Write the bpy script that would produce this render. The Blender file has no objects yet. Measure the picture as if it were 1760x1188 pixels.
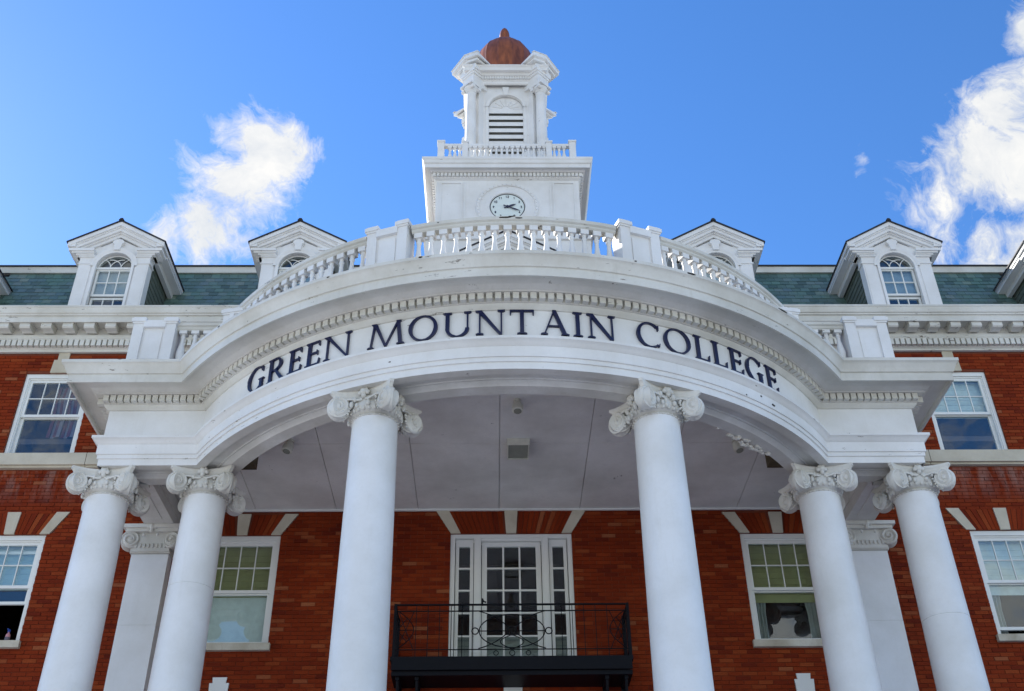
import bpy, math, random
from math import sin, cos, pi, radians, sqrt, atan2, asin
from mathutils import Vector, Matrix
random.seed(7)
scn = bpy.context.scene
col = scn.collection

# ------------------------------------------------------------------ camera
F_PX, PITCH, YAW, ROLL = 1869.8, 0.6146, 0.0214, -0.0141
cam_d = bpy.data.cameras.new('camera'); cam = bpy.data.objects.new('camera', cam_d); col.objects.link(cam)
cam_d.sensor_width = 36; cam_d.lens = F_PX/1760*36; cam_d.clip_start = .1; cam_d.clip_end = 3000
fh = Vector((sin(YAW), cos(YAW), 0)); rt = Vector((cos(YAW), -sin(YAW), 0)); up = Vector((0, 0, 1))
Fw = fh*cos(PITCH)+up*sin(PITCH); Uv = -fh*sin(PITCH)+up*cos(PITCH)
R1 = rt*cos(ROLL)+Uv*sin(ROLL); U1 = -rt*sin(ROLL)+Uv*cos(ROLL)
cam.matrix_world = Matrix(((R1.x, U1.x, -Fw.x, -.2686), (R1.y, U1.y, -Fw.y, -15.0), (R1.z, U1.z, -Fw.z, 0.0), (0, 0, 0, 1)))
scn.camera = cam

# ------------------------------------------------------------------ light
SUN_AZ, SUN_EL = radians(-46), radians(33)
world = bpy.data.worlds.new("World"); scn.world = world; world.use_nodes = True
nt = world.node_tree; N = nt.nodes; L = nt.links
for n in list(N): N.remove(n)
def nd(nt_, t, **k):
    n = nt_.nodes.new(t)
    for a, b in k.items(): setattr(n, a, b)
    return n
def mth(nt_, op, a, b=None, c=None, clamp=False):
    n = nt_.nodes.new('ShaderNodeMath'); n.operation = op; n.use_clamp = clamp
    for i, v in enumerate((a, b, c)):
        if v is None: continue
        if isinstance(v, (int, float)): n.inputs[i].default_value = v
        else: nt_.links.new(v, n.inputs[i])
    return n.outputs[0]
sky = nd(nt, 'ShaderNodeTexSky', sky_type='NISHITA', sun_disc=False)
sky.sun_elevation = SUN_EL; sky.sun_rotation = SUN_AZ; sky.air_density = 1.0; sky.dust_density = .08; sky.ozone_density = 2.2
hsv = nd(nt, 'ShaderNodeHueSaturation'); hsv.inputs['Saturation'].default_value = 1.27; hsv.inputs['Hue'].default_value = .508; hsv.inputs['Value'].default_value = .94
L.new(sky.outputs[0], hsv.inputs['Color'])
tc = nd(nt, 'ShaderNodeTexCoord')
# clouds: noise over the sky direction, thickened where the cloud banks stand
def vmath(op, a, b=None):
    n = nt.nodes.new('ShaderNodeVectorMath'); n.operation = op
    for i, v in enumerate((a, b)):
        if v is None: continue
        if isinstance(v, tuple): n.inputs[i].default_value = v
        else: L.new(v, n.inputs[i])
    return n
wv = nd(nt, 'ShaderNodeTexNoise'); wv.inputs['Scale'].default_value = 8; wv.inputs['Detail'].default_value = 4; L.new(tc.outputs['Generated'], wv.inputs['Vector'])
wsub = vmath('SUBTRACT', wv.outputs['Color'], (.5, .5, .5)); wmul = vmath('MULTIPLY', wsub.outputs[0], (.10, .10, .10)); warp = vmath('ADD', tc.outputs['Generated'], wmul.outputs[0]).outputs[0]
nz = nd(nt, 'ShaderNodeTexNoise'); nz.inputs['Scale'].default_value = 17; nz.inputs['Detail'].default_value = 12; nz.inputs['Roughness'].default_value = .66; nz.inputs['Distortion'].default_value = .15
L.new(warp, nz.inputs['Vector'])
nw = nd(nt, 'ShaderNodeTexNoise'); nw.inputs['Scale'].default_value = 42; nw.inputs['Detail'].default_value = 8; nw.inputs['Roughness'].default_value = .7; nw.inputs['Distortion'].default_value = 1.2
L.new(warp, nw.inputs['Vector'])
nb = nd(nt, 'ShaderNodeTexNoise'); nb.inputs['Scale'].default_value = 2.4; nb.inputs['Detail'].default_value = 3
L.new(tc.outputs['Generated'], nb.inputs['Vector'])
blobs = [((-0.201, 0.687, 0.698), .045, 1.05), ((-0.229, 0.709, 0.667), .05, .9), ((-0.250, 0.728, 0.636), .042, 1.05), ((-0.285, 0.725, 0.626), .026, .85), ((-0.222, 0.74, 0.63), .03, .8),
         ((-0.180, 0.69, 0.70), .034, .85), ((-0.232, 0.672, 0.703), .028, .6), ((-0.214, 0.701, 0.68), .035, .9), ((-0.184, 0.654, 0.733), .011, .44), ((-0.182, 0.664, 0.725), .009, .40), ((-0.232, 0.633, 0.739), .012, .38), ((-0.226, 0.648, 0.727), .012, .40), ((-0.145, 0.735, 0.663), .016, .36), ((-0.150, 0.715, 0.683), .010, .38),
         ((0.425, 0.615, 0.664), .040, 1.0), ((0.425, 0.60, 0.678), .028, .9), ((0.382, 0.68, 0.626), .04, .6), ((0.405, 0.648, 0.645), .05, 1.0), ((0.389, 0.663, 0.64), .04, .65),
         ((0.430, 0.563, 0.706), .026, 1.05), ((0.436, 0.59, 0.68), .03, .95), ((0.412, 0.692, 0.592), .03, .85), ((0.445, 0.685, 0.58), .04, 1.0), ((0.46, 0.60, 0.66), .06, 1.0), ((0.3155, 0.662, 0.679), .010, .34), ((0.316, 0.673, 0.668), .009, .36), ((0.3175, 0.685, 0.656), .010, .36), ((0.362, 0.690, 0.626), .030, .50), ((0.378, 0.70, 0.606), .034, .62), ((0.445, 0.64, 0.63), .05, 1.0)]
acc = None
for d, s, w in blobs:
    dv = Vector(d).normalized()
    dist = vmath('DISTANCE', vmath('ADD', tc.outputs['Generated'], vmath('MULTIPLY', wsub.outputs[0], (.05, .05, .05)).outputs[0]).outputs[0], tuple(dv)).outputs['Value']
    q = mth(nt, 'DIVIDE', dist, s); q = mth(nt, 'MULTIPLY', q, q); q = mth(nt, 'MULTIPLY', q, -1.0)
    g = mth(nt, 'POWER', 2.718, q); g = mth(nt, 'MULTIPLY', g, w)
    acc = g if acc is None else mth(nt, 'MAXIMUM', acc, g)
# broad cloud banks over the rest of the sky (they grow towards the side behind the camera, as the window reflections show)
sep = nd(nt, 'ShaderNodeSeparateXYZ'); L.new(tc.outputs['Generated'], sep.inputs[0])
back = mth(nt, 'MULTIPLY_ADD', sep.outputs['Y'], -1.4, .15, clamp=True)
bank = mth(nt, 'MULTIPLY_ADD', nb.outputs['Fac'], 5.0, -2.1, clamp=True)
bank = mth(nt, 'MULTIPLY', bank, back)
cov = mth(nt, 'MAXIMUM', acc, bank)
nmix = mth(nt, 'ADD', mth(nt, 'MULTIPLY', nz.outputs['Fac'], .68), mth(nt, 'MULTIPLY', nw.outputs['Fac'], .32))
den = mth(nt, 'ADD', mth(nt, 'MULTIPLY', cov, .42), nmix)
den = mth(nt, 'MULTIPLY_ADD', den, 5.2, -3.42, clamp=True)
den = mth(nt, 'MULTIPLY', den, mth(nt, 'MULTIPLY', cov, 2.2, clamp=True))
den = mth(nt, 'MULTIPLY', den, .96)
cr = nd(nt, 'ShaderNodeMix', data_type='RGBA'); L.new(den, cr.inputs[0]); L.new(hsv.outputs[0], cr.inputs[6])
cc_ = nd(nt, 'ShaderNodeMix', data_type='RGBA'); L.new(mth(nt, 'MULTIPLY_ADD', nz.outputs['Fac'], 4, -1.6, clamp=True), cc_.inputs[0]); cc_.inputs[6].default_value = (2.9, 3.0, 3.1, 1); cc_.inputs[7].default_value = (3.7, 3.65, 3.5, 1)
L.new(cc_.outputs[2], cr.inputs[7])
bg = nd(nt, 'ShaderNodeBackground'); bg.inputs['Strength'].default_value = .10
L.new(cr.outputs[2], bg.inputs['Color'])
wo = nd(nt, 'ShaderNodeOutputWorld'); L.new(bg.outputs[0], wo.inputs[0])
sd = bpy.data.lights.new('sun', 'SUN'); sd.energy = 3.6; sd.angle = radians(.5); sd.color = (1, .95, .87)
so = bpy.data.objects.new('sun', sd); col.objects.link(so)
sv = Vector((sin(SUN_AZ)*cos(SUN_EL), cos(SUN_AZ)*cos(SUN_EL), sin(SUN_EL)))
so.rotation_euler = sv.to_track_quat('Z', 'Y').to_euler(); so.location = sv*60
scn.view_settings.view_transform = 'Standard'; scn.view_settings.look = 'None'
scn.view_settings.exposure = 1.48; scn.view_settings.gamma = 1; scn.view_settings.use_curve_mapping = False
scn.render.engine = 'CYCLES'

# ------------------------------------------------------------------ materials
def mat(name): 
    m = bpy.data.materials.new(name); m.use_nodes = True
    return m, m.node_tree, m.node_tree.nodes['Principled BSDF']
def ramp(t, fac, stops):
    r = t.nodes.new('ShaderNodeValToRGB'); t.links.new(fac, r.inputs[0])
    e = r.color_ramp.elements
    while len(e) > 1: e.remove(e[-1])
    e[0].position = stops[0][0]; e[0].color = (*stops[0][1], 1)
    for p, c in stops[1:]:
        x = e.new(p); x.color = (*c, 1)
    return r.outputs[0]
def noise(t, scale, detail=4, rough=.5, vec=None, dist=0):
    n = t.nodes.new('ShaderNodeTexNoise'); n.inputs['Scale'].default_value = scale; n.inputs['Detail'].default_value = detail
    n.inputs['Roughness'].default_value = rough; n.inputs['Distortion'].default_value = dist
    if vec is None: vec = t.nodes.new('ShaderNodeNewGeometry').outputs['Position']
    t.links.new(vec, n.inputs['Vector']); return n.outputs['Fac']
def scaled(t, sx, sy, sz):
    g = t.nodes.new('ShaderNodeNewGeometry'); m = t.nodes.new('ShaderNodeVectorMath'); m.operation = 'MULTIPLY'
    m.inputs[1].default_value = (sx, sy, sz); t.links.new(g.outputs['Position'], m.inputs[0]); return m.outputs[0]
def mixc(t, f, a, b, mode='MIX'):
    n = t.nodes.new('ShaderNodeMix'); n.data_type = 'RGBA'; n.blend_type = mode
    for i, v in ((0, f), (6, a), (7, b)):
        if isinstance(v, tuple): n.inputs[i].default_value = (*v, 1)
        elif isinstance(v, (int, float)): n.inputs[i].default_value = v
        else: t.links.new(v, n.inputs[i])
    return n.outputs[2]
def bump(t, b, h, strength, dist=.01):
    n = t.nodes.new('ShaderNodeBump'); n.inputs['Strength'].default_value = strength; n.inputs['Distance'].default_value = dist
    t.links.new(h, n.inputs['Height']); t.links.new(n.outputs[0], b.inputs['Normal'])
def white_paint(name, base, dirt, amount=.5, peel=.0, rough=.5):
    m, t, b = mat(name)
    c = mixc(t, mth(t, 'MULTIPLY', mth(t, 'MULTIPLY_ADD', noise(t, 1.3, 5, .6), 3, -1.1, clamp=True), amount), base, dirt)
    st = mth(t, 'MULTIPLY_ADD', noise(t, 1, 6, .65, scaled(t, 9, 9, .9)), 5, -2.9, clamp=True)      # streaks run down
    c = mixc(t, mth(t, 'MULTIPLY', st, amount*.5), c, dirt)
    fine = noise(t, 30, 4, .6)
    c = mixc(t, mth(t, 'MULTIPLY', mth(t, 'MULTIPLY_ADD', fine, 3, -1.4, clamp=True), .25*amount), c, dirt)
    if peel > 0:
        pn = noise(t, 1, 5, .7, scaled(t, 5, 5, 22)); area = noise(t, .8, 2)
        p = mth(t, 'MULTIPLY_ADD', mth(t, 'ADD', pn, mth(t, 'MULTIPLY', area, .35)), 30, -30*(.90-.055*peel), clamp=True)
        c = mixc(t, mth(t, 'MULTIPLY', p, .9), c, (.16, .13, .10))
    t.links.new(c, b.inputs['Base Color']); b.inputs['Roughness'].default_value = rough
    bump(t, b, noise(t, 14, 6, .6), .12, .01)
    return m
M = {}
M['white'] = white_paint('white_paint', (.80, .79, .77), (.55, .52, .46), .45, .6)
M['column'] = white_paint('column_paint', (.81, .81, .81), (.60, .59, .55), .55, 0, .45)
M['old_white'] = white_paint('weathered_white_paint', (.70, .68, .62), (.45, .42, .34), .65, 1.0)
M['carved'] = white_paint('carved_white_paint', (.74, .72, .67), (.46, .43, .36), .75, .2)
M['stone'] = white_paint('limestone', (.62, .56, .44), (.40, .34, .24), .8, 0, .8)
M['sill'] = white_paint('stained_white_stone', (.66, .62, .52), (.30, .24, .15), 1.0, .6, .8)
M['frame'] = white_paint('window_frame_paint', (.78, .78, .74), (.6, .58, .52), .3, .0, .4)
M['soffit'] = white_paint('ceiling_paint', (.80, .77, .72), (.60, .57, .52), .9, .2, .7)
# bricks: each island or object has its own tone
def brick_mat(name, rows=False):
    m, t, b = mat(name)
    g = t.nodes.new('ShaderNodeNewGeometry'); oi = t.nodes.new('ShaderNodeObjectInfo')
    r = mth(t, 'FRACT', mth(t, 'ADD', g.outputs['Random Per Island'], oi.outputs['Random']))
    c = ramp(t, r, [(0, (.16, .018, .005)), (.15, (.225, .027, .005)), (.5, (.25, .032, .0055)), (.85, (.28, .040, .008)), (.96, (.32, .062, .015)), (1, (.36, .12, .05))])
    big = noise(t, .9, 4, .6)
    c = mixc(t, mth(t, 'MULTIPLY_ADD', big, 2.2, -.75, clamp=True), c, mixc(t, 1.0, c, (.58, .50, .55), 'MULTIPLY'))
    fine = noise(t, 60, 5, .7)
    c = mixc(t, mth(t, 'MULTIPLY_ADD', fine, 2.2, -.9, clamp=True), c, mixc(t, 1.0, c, (.55, .5, .5), 'MULTIPLY'))
    # lime runs under the stone band
    sp = t.nodes.new('ShaderNodeSeparateXYZ'); t.links.new(g.outputs['Position'], sp.inputs[0])
    zf = mth(t, 'MULTIPLY_ADD', sp.outputs['Z'], 2.2, -16.75, clamp=True)
    zt = mth(t, 'LESS_THAN', sp.outputs['Z'], 8.3)
    run = mth(t, 'MULTIPLY_ADD', noise(t, 1, 6, .7, scaled(t, 6, 6, 1.3)), 4.0, -1.7, clamp=True)
    f = mth(t, 'MULTIPLY', mth(t, 'MULTIPLY', zf, zt), mth(t, 'MULTIPLY', run, .55))
    c = mixc(t, f, c, (.34, .27, .23))
    spots = mth(t, 'MULTIPLY_ADD', noise(t, 7, 3, .6), 25, -18.2, clamp=True)
    c = mixc(t, mth(t, 'MULTIPLY', spots, .6), c, (.50, .30, .17))
    t.links.new(c, b.inputs['Base Color']); b.inputs['Roughness'].default_value = .85; b.inputs['Specular IOR Level'].default_value = .15
    bump(t, b, noise(t, 45, 6, .7), .5, .006)
    return m
M['brick'] = brick_mat('red_brick')
m, t, b = mat('mortar'); c = mixc(t, noise(t, 12, 5), (.15, .028, .010), (.19, .048, .022)); t.links.new(c, b.inputs['Base Color']); b.inputs['Roughness'].default_value = .95; M['mortar'] = m
# brick beyond the laid bricks
m, t, b = mat('brick_pattern'); bt = t.nodes.new('ShaderNodeTexBrick'); bt.inputs['Scale'].default_value = 1
g = t.nodes.new('ShaderNodeNewGeometry'); sp = t.nodes.new('ShaderNodeSeparateXYZ'); cb = t.nodes.new('ShaderNodeCombineXYZ')
t.links.new(g.outputs['Position'], sp.inputs[0]); t.links.new(sp.outputs['X'], cb.inputs[0]); t.links.new(sp.outputs['Z'], cb.inputs[1]); t.links.new(cb.outputs[0], bt.inputs['Vector'])
bt.inputs['Color1'].default_value = (.30, .055, .018, 1); bt.inputs['Color2'].default_value = (.18, .03, .012, 1); bt.inputs['Mortar'].default_value = (.17, .07, .05, 1)
bt.inputs['Brick Width'].default_value = .205; bt.inputs['Row Height'].default_value = .062; bt.inputs['Mortar Size'].default_value = .006
t.links.new(bt.outputs[0], b.inputs['Base Color']); b.inputs['Roughness'].default_value = .85; M['brick_far'] = m
m, t, b = mat('slate'); g = t.nodes.new('ShaderNodeNewGeometry'); oi = t.nodes.new('ShaderNodeObjectInfo')
r = mth(t, 'FRACT', mth(t, 'ADD', g.outputs['Random Per Island'], oi.outputs['Random']))
c = ramp(t, r, [(0, (.07, .11, .10)), (.25, (.11, .165, .15)), (.55, (.13, .20, .175)), (.8, (.11, .165, .18)), (1, (.21, .25, .21))])
c = mixc(t, mth(t, 'MULTIPLY_ADD', noise(t, 1.5, 5), 2, -.6, clamp=True), c, mixc(t, 1.0, c, (.7, .95, .8), 'MULTIPLY'))
t.links.new(c, b.inputs['Base Color']); b.inputs['Roughness'].default_value = .5; bump(t, b, noise(t, 30, 6, .7), .4, .008); M['slate'] = m
m, t, b = mat('copper_dome'); c = mixc(t, mth(t, 'MULTIPLY_ADD', noise(t, 1, 5, .6, scaled(t, 7, 7, 2)), 2.5, -.75, clamp=True), (.36, .105, .038), (.13, .036, .018)); t.links.new(c, b.inputs['Base Color']); b.inputs['Metallic'].default_value = .35; b.inputs['Roughness'].default_value = .5; M['copper'] = m
def plain(name, c, rough=.6, metal=0, var=.25):
    m, t, b = mat(name); cc = mixc(t, mth(t, 'MULTIPLY_ADD', noise(t, 9, 5, .6), 1.6, -.3, clamp=True), c, tuple(x*(1-var) for x in c))
    t.links.new(cc, b.inputs['Base Color']); b.inputs['Roughness'].default_value = rough; b.inputs['Metallic'].default_value = metal; return m
M['iron'] = plain('black_iron', (.004, .0045, .008), .55); M['iron'].node_tree.nodes['Principled BSDF'].inputs['Specular IOR Level'].default_value = .18
M['navy'] = plain('navy_letter_paint', (.006, .010, .055), .3)
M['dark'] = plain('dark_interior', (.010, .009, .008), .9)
M['roof_black'] = plain('dark_roof_edge', (.02, .02, .026), .7)
M['louvre_back'] = plain('louvre_shade', (.30, .30, .27), .9)
M['rot'] = plain('rotted_wood', (.035, .025, .018), .95, 0, .5); M['dark_blind'] = plain('blue_grey_blind', (.33, .42, .50), .8); M['blind'] = plain('pale_blind', (.70, .78, .76), .8)  # dormer blinds are darker and bluer than the pale ones
M['olive'] = plain('olive_blind', (.36, .36, .16), .8)
M['curtain'] = plain('grey_curtain', (.40, .43, .40), .9)
M['clockface'] = plain('clock_face', (.72, .78, .74), .5, 0, .05)
M['wood'] = plain('bare_brown_wood', (.13, .095, .05), .9, 0, .6)
M['cheek'] = plain('green_grey_slate', (.13, .155, .12), .7, 0, .4)
M['lens'] = plain('lamp_lens', (.30, .30, .24), .2)
M['fixture'] = plain('lamp_housing', (.74, .71, .60), .5)
M['ground'] = plain('neutral_bounce_paving', (.46, .46, .46), .9)  # unseen ground, made pale neutral paving for the light it bounces
M['grass'] = plain('lawn', (.08, .12, .035), .95)
M['pink'] = plain('pink_plastic', (.65, .30, .33), .4); M['blue'] = plain('blue_plastic', (.03, .10, .5), .4)
M['flag_red'] = plain('red_cloth', (.10, .008, .02), .8); M['flag_white'] = plain('white_cloth', (.16, .14, .18), .8)
# glass: mirror sheen over clear
m, t, b = mat('window_glass'); t.nodes.remove(b)
gl = t.nodes.new('ShaderNodeBsdfGlossy'); gl.inputs['Roughness'].default_value = .015; gl.inputs['Color'].default_value = (.93, .97, 1, 1)
tr = t.nodes.new('ShaderNodeBsdfTransparent'); tr.inputs['Color'].default_value = (.94, .975, .965, 1)
g = t.nodes.new('ShaderNodeNewGeometry'); dt = t.nodes.new('ShaderNodeVectorMath'); dt.operation = 'DOT_PRODUCT'; t.links.new(g.outputs['Normal'], dt.inputs[0]); t.links.new(g.outputs['Incoming'], dt.inputs[1]); absn = mth(t, 'ABSOLUTE', dt.outputs['Value'])
bp = t.nodes.new('ShaderNodeBump'); bp.inputs['Strength'].default_value = .10; bp.inputs['Distance'].default_value = .02; t.links.new(noise(t, 2.2, 1), bp.inputs['Height']); t.links.new(bp.outputs[0], gl.inputs['Normal'])
mx = t.nodes.new('ShaderNodeMixShader'); t.links.new(mth(t, 'MULTIPLY_ADD', mth(t, 'POWER', mth(t, 'SUBTRACT', 1.0, absn), 5.0), .9, .075, clamp=True), mx.inputs[0]); t.links.new(tr.outputs[0], mx.inputs[1]); t.links.new(gl.outputs[0], mx.inputs[2])
t.links.new(mx.outputs[0], t.nodes['Material Output'].inputs[0]); M['glass'] = m

# ------------------------------------------------------------------ mesh helpers
class MB:
    def __init__(s): s.v = []; s.f = []
    def add(s, vs, fs):
        o = len(s.v); s.v += [tuple(p) for p in vs]; s.f += [tuple(i+o for i in f) for f in fs]; return s
    def hexa(s, p):      # p: bottom 4 (ccw from above), top 4
        return s.add(p, [(3, 2, 1, 0), (4, 5, 6, 7), (0, 1, 5, 4), (1, 2, 6, 5), (2, 3, 7, 6), (3, 0, 4, 7)])
    def box(s, x0, x1, y0, y1, z0, z1):
        return s.hexa([(x0, y0, z0), (x1, y0, z0), (x1, y1, z0), (x0, y1, z0), (x0, y0, z1), (x1, y0, z1), (x1, y1, z1), (x0, y1, z1)])
    def lathe(s, prof, n=24, cx=0, cy=0, a0=0):    # prof [(r,z)] bottom to top
        vs = []; m = len(prof)
        for i in range(n):
            a = a0+2*pi*i/n
            for r, z in prof: vs.append((cx+r*cos(a), cy+r*sin(a), z))
        fs = []
        for i in range(n):
            j = (i+1) % n
            for k in range(m-1): fs.append((i*m+k, j*m+k, j*m+k+1, i*m+k+1))
        fs.append(tuple(i*m for i in range(n))[::-1]); fs.append(tuple(i*m+m-1 for i in range(n)))
        return s.add(vs, fs)
    def sweep(s, rings, closed=False, caps=True):  # rings: list of equal-length point rows
        m = len(rings[0]); vs = [p for r in rings for p in r]; fs = []
        for i in range(len(rings)-1):
            for k in range(m-1 if not closed else m):
                k2 = (k+1) % m
                fs.append((i*m+k, (i+1)*m+k, (i+1)*m+k2, i*m+k2))
        if closed and caps:
            fs.append(tuple(range(m))); fs.append(tuple((len(rings)-1)*m+i for i in range(m))[::-1])
        return s.add(vs, fs)
    def prism(s, poly, y0, y1):                    # poly (x,z) ccw seen from the front (-y)
        n = len(poly)
        return s.add([(x, y0, z) for x, z in poly]+[(x, y1, z) for x, z in poly],
                     [tuple(range(n)), tuple(range(n, 2*n))[::-1]]+[(i, i+n, (i+1) % n+n, (i+1) % n) for i in range(n)])
    def tube(s, pts, r, n=6):
        pts = [Vector(p) for p in pts]; rings = []
        for i, p in enumerate(pts):
            d = (pts[min(i+1, len(pts)-1)]-pts[max(i-1, 0)]).normalized()
            a = d.orthogonal().normalized() if i == 0 else (a-d*a.dot(d)).normalized()
            b_ = d.cross(a); rings.append([tuple(p+a*r*cos(2*pi*k/n)+b_*r*sin(2*pi*k/n)) for k in range(n)])
        return s.sweep(rings, True)
    def mesh(s, name, m, smooth=None):
        me = bpy.data.meshes.new(name); me.from_pydata(s.v, [], s.f); me.materials.append(m)
        me.validate(); me.update()
        if smooth is not None:
            me.polygons.foreach_set('use_smooth', [True]*len(me.polygons)); me.set_sharp_from_angle(angle=radians(smooth))
        return me
def link(name, me, parent=None, loc=None, rz=0, label=None):
    o = bpy.data.objects.new(name, me); col.objects.link(o)
    if parent is not None: o.parent = parent
    if loc is not None: o.location = loc
    if rz: o.rotation_euler = (0, 0, rz)
    if label: o['label'] = label
    return o
def put(name, mb, m, parent=None, loc=None, rz=0, smooth=None, label=None):
    return link(name, mb.mesh(name, M[m] if isinstance(m, str) else m, smooth), parent, loc, rz, label)
def thing(name, label, cat, loc=(0, 0, 0), group=None, rz=0):
    o = bpy.data.objects.new(name, None); col.objects.link(o); o.location = loc; o.rotation_euler = (0, 0, rz)
    o['label'] = label; o['category'] = cat
    if group: o['group'] = group
    return o
def B(*a): return MB().box(*a)

# ------------------------------------------------------------------ ground
g_ = put('ground', MB().add([(-400, -400, -1.6), (400, -400, -1.6), (400, 400, -1.6), (-400, 400, -1.6)], [(0, 1, 2, 3)]), 'ground'); g_['kind'] = 'structure'
g_ = put('forecourt_bounce_pavement', B(-30, 30, -45, -.3, -1.7, -1.55), 'ground'); g_['kind'] = 'structure'  # out of view; wide pale paving added to bounce neutral light onto the front
g_ = put('porch_floor', B(-6.3, 6.3, -5.6, -.01, -1.549, -.6), 'ground'); g_['kind'] = 'structure'

# ------------------------------------------------------------------ college building
bld = thing('college_building', 'red brick college building with white cornice, slate mansard roof and dormers behind the portico', 'building')
XL, XR = -12.5, 12.5
ZC = 10.44                                       # top of the brick
# window openings: (x0,x1,z0,z1)
OPEN = []
WIN = [('inner_left', -4.03, 1.16, 5.44, 7.12), ('inner_right', 4.03, 1.16, 5.44, 7.12), ('outer_left', -7.50, 1.10, 5.50, 7.15), ('outer_right', 7.50, 1.10, 5.50, 7.15),
       ('top_left', -7.40, 1.10, 8.50, 10.05), ('top_right', 7.40, 1.10, 8.50, 10.05)]
for n_, c_, w_, a_, b_ in WIN: OPEN.append((c_-w_/2, c_+w_/2, a_, b_))
OPEN.append((-.91, .91, 5.02, 7.13))
def inside(x0, x1, z0, z1, e=.001):
    return any(x1 > o[0]+e and x0 < o[1]-e and z1 > o[2]+e and z0 < o[3]-e for o in OPEN)
xs = sorted({XL, XR} | {o[0] for o in OPEN} | {o[1] for o in OPEN}); zs = sorted({4.0, ZC} | {o[2] for o in OPEN} | {o[3] for o in OPEN})
wall = MB(); YB = .012
for i in range(len(xs)-1):
    for j in range(len(zs)-1):
        if not inside(xs[i], xs[i+1], zs[j], zs[j+1]):
            wall.add([(xs[i], YB, zs[j]), (xs[i+1], YB, zs[j]), (xs[i+1], YB, zs[j+1]), (xs[i], YB, zs[j+1])], [(0, 1, 2, 3)])
for x0, x1, z0, z1 in OPEN:
    wall.add([(x0, YB, z0), (x0, .3, z0), (x0, .3, z1), (x0, YB, z1)], [(0, 1, 2, 3)])
    wall.add([(x1, YB, z0), (x1, .3, z0), (x1, .3, z1), (x1, YB, z1)], [(3, 2, 1, 0)])
    wall.add([(x0, YB, z1), (x1, YB, z1), (x1, .3, z1), (x0, .3, z1)], [(0, 1, 2, 3)])
    wall.add([(x0, YB, z0), (x1, YB, z0), (x1, .3, z0), (x0, .3, z0)], [(3, 2, 1, 0)])
wall_o = put('wall', wall, 'mortar', bld)
low = MB().box(XL, XR, 0, .3, -1.6, 4.0); low.box(XL, XL+.3, .02, 12, -1.6, ZC); low.box(XR-.3, XR, .02, 12, -1.6, ZC); low.box(XL, XR, 11.7, 12, -1.6, ZC)
put('outer_wall', low, 'brick_far', bld)
put('room_shell', B(XL+.4, XR-.4, 3.0, 3.1, -1.5, ZC), 'dark', bld)
rs = MB()
for z in (4.05, 8.0, 10.6): rs.box(XL+.4, XR-.4, .35, 3.0, z-.05, z)
put('floor_slab', rs, 'dark', bld)

# flat arches over the second-floor windows and the stepped keystones; bricks stay clear of them
blocks = []                                      # polygons (x,z)
def arch_blocks(c, half, zb, zt):
    k = [(c-.075, zb), (c+.075, zb), (c+.10, zt), (c-.10, zt)]
    l = [(c-half+.0, zb), (c-half+.145, zb), (c-half-.035, zt), (c-half-.23, zt)]
    r = [(2*c-x, z) for x, z in l][::-1]
    r = [(2*c-l[1][0], zb), (2*c-l[0][0], zb), (2*c-l[3][0], zt), (2*c-l[2][0], zt)]
    blocks.extend([k, l, r])
arch_blocks(-4.03, .58, 7.121, 7.46); arch_blocks(4.03, .58, 7.121, 7.46)
arch_blocks(-7.50, .60, 7.151, 7.51); arch_blocks(7.50, .60, 7.151, 7.51)
arch_blocks(0, .905, 7.131, 7.50)
for c in (-7.40, 7.40): blocks.append([(c-.16, 10.051), (c+.16, 10.051), (c+.145, 10.30), (c+.09, 10.30), (c+.09, 10.438), (c-.09, 10.438), (c-.09, 10.30), (c-.145, 10.30)])
for c in (-4.05, 4.05, 0): blocks.append([(c-.11, 4.45), (c+.11, 4.45), (c+.135, 4.89), (c+.09, 4.89), (c+.10, 4.97), (c-.10, 4.97), (c-.09, 4.89), (c-.135, 4.89)])
for p in blocks: put('keystone', MB().prism(p, -.02, .05), 'stone' if p[0][1] > 5 else 'frame', bld)
def in_poly(x, z, p):
    r = False; j = len(p)-1
    for i in range(len(p)):
        if (p[i][1] > z) != (p[j][1] > z) and x < (p[j][0]-p[i][0])*(z-p[i][1])/(p[j][1]-p[i][1])+p[i][0]: r = not r
        j = i
    return r
ARCH = [(c, h, zb, zt) for c, h, zb, zt in ((-4.03, .58, 7.12, 7.46), (4.03, .58, 7.12, 7.46), (-7.5, .60, 7.15, 7.51), (7.5, .60, 7.15, 7.51), (0, .905, 7.13, 7.50))]
def in_arch(x, z): return any(zb-.001 < z < zt+.001 and abs(x-c) < h+.24*(z-zb)/(zt-zb)-.02 for c, h, zb, zt in ARCH)
BELT = (8.25, 8.49)
BW, BH, J = .205, .062, .009
stuff = MB(); single = []
row = 0; z = 4.02
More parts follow.
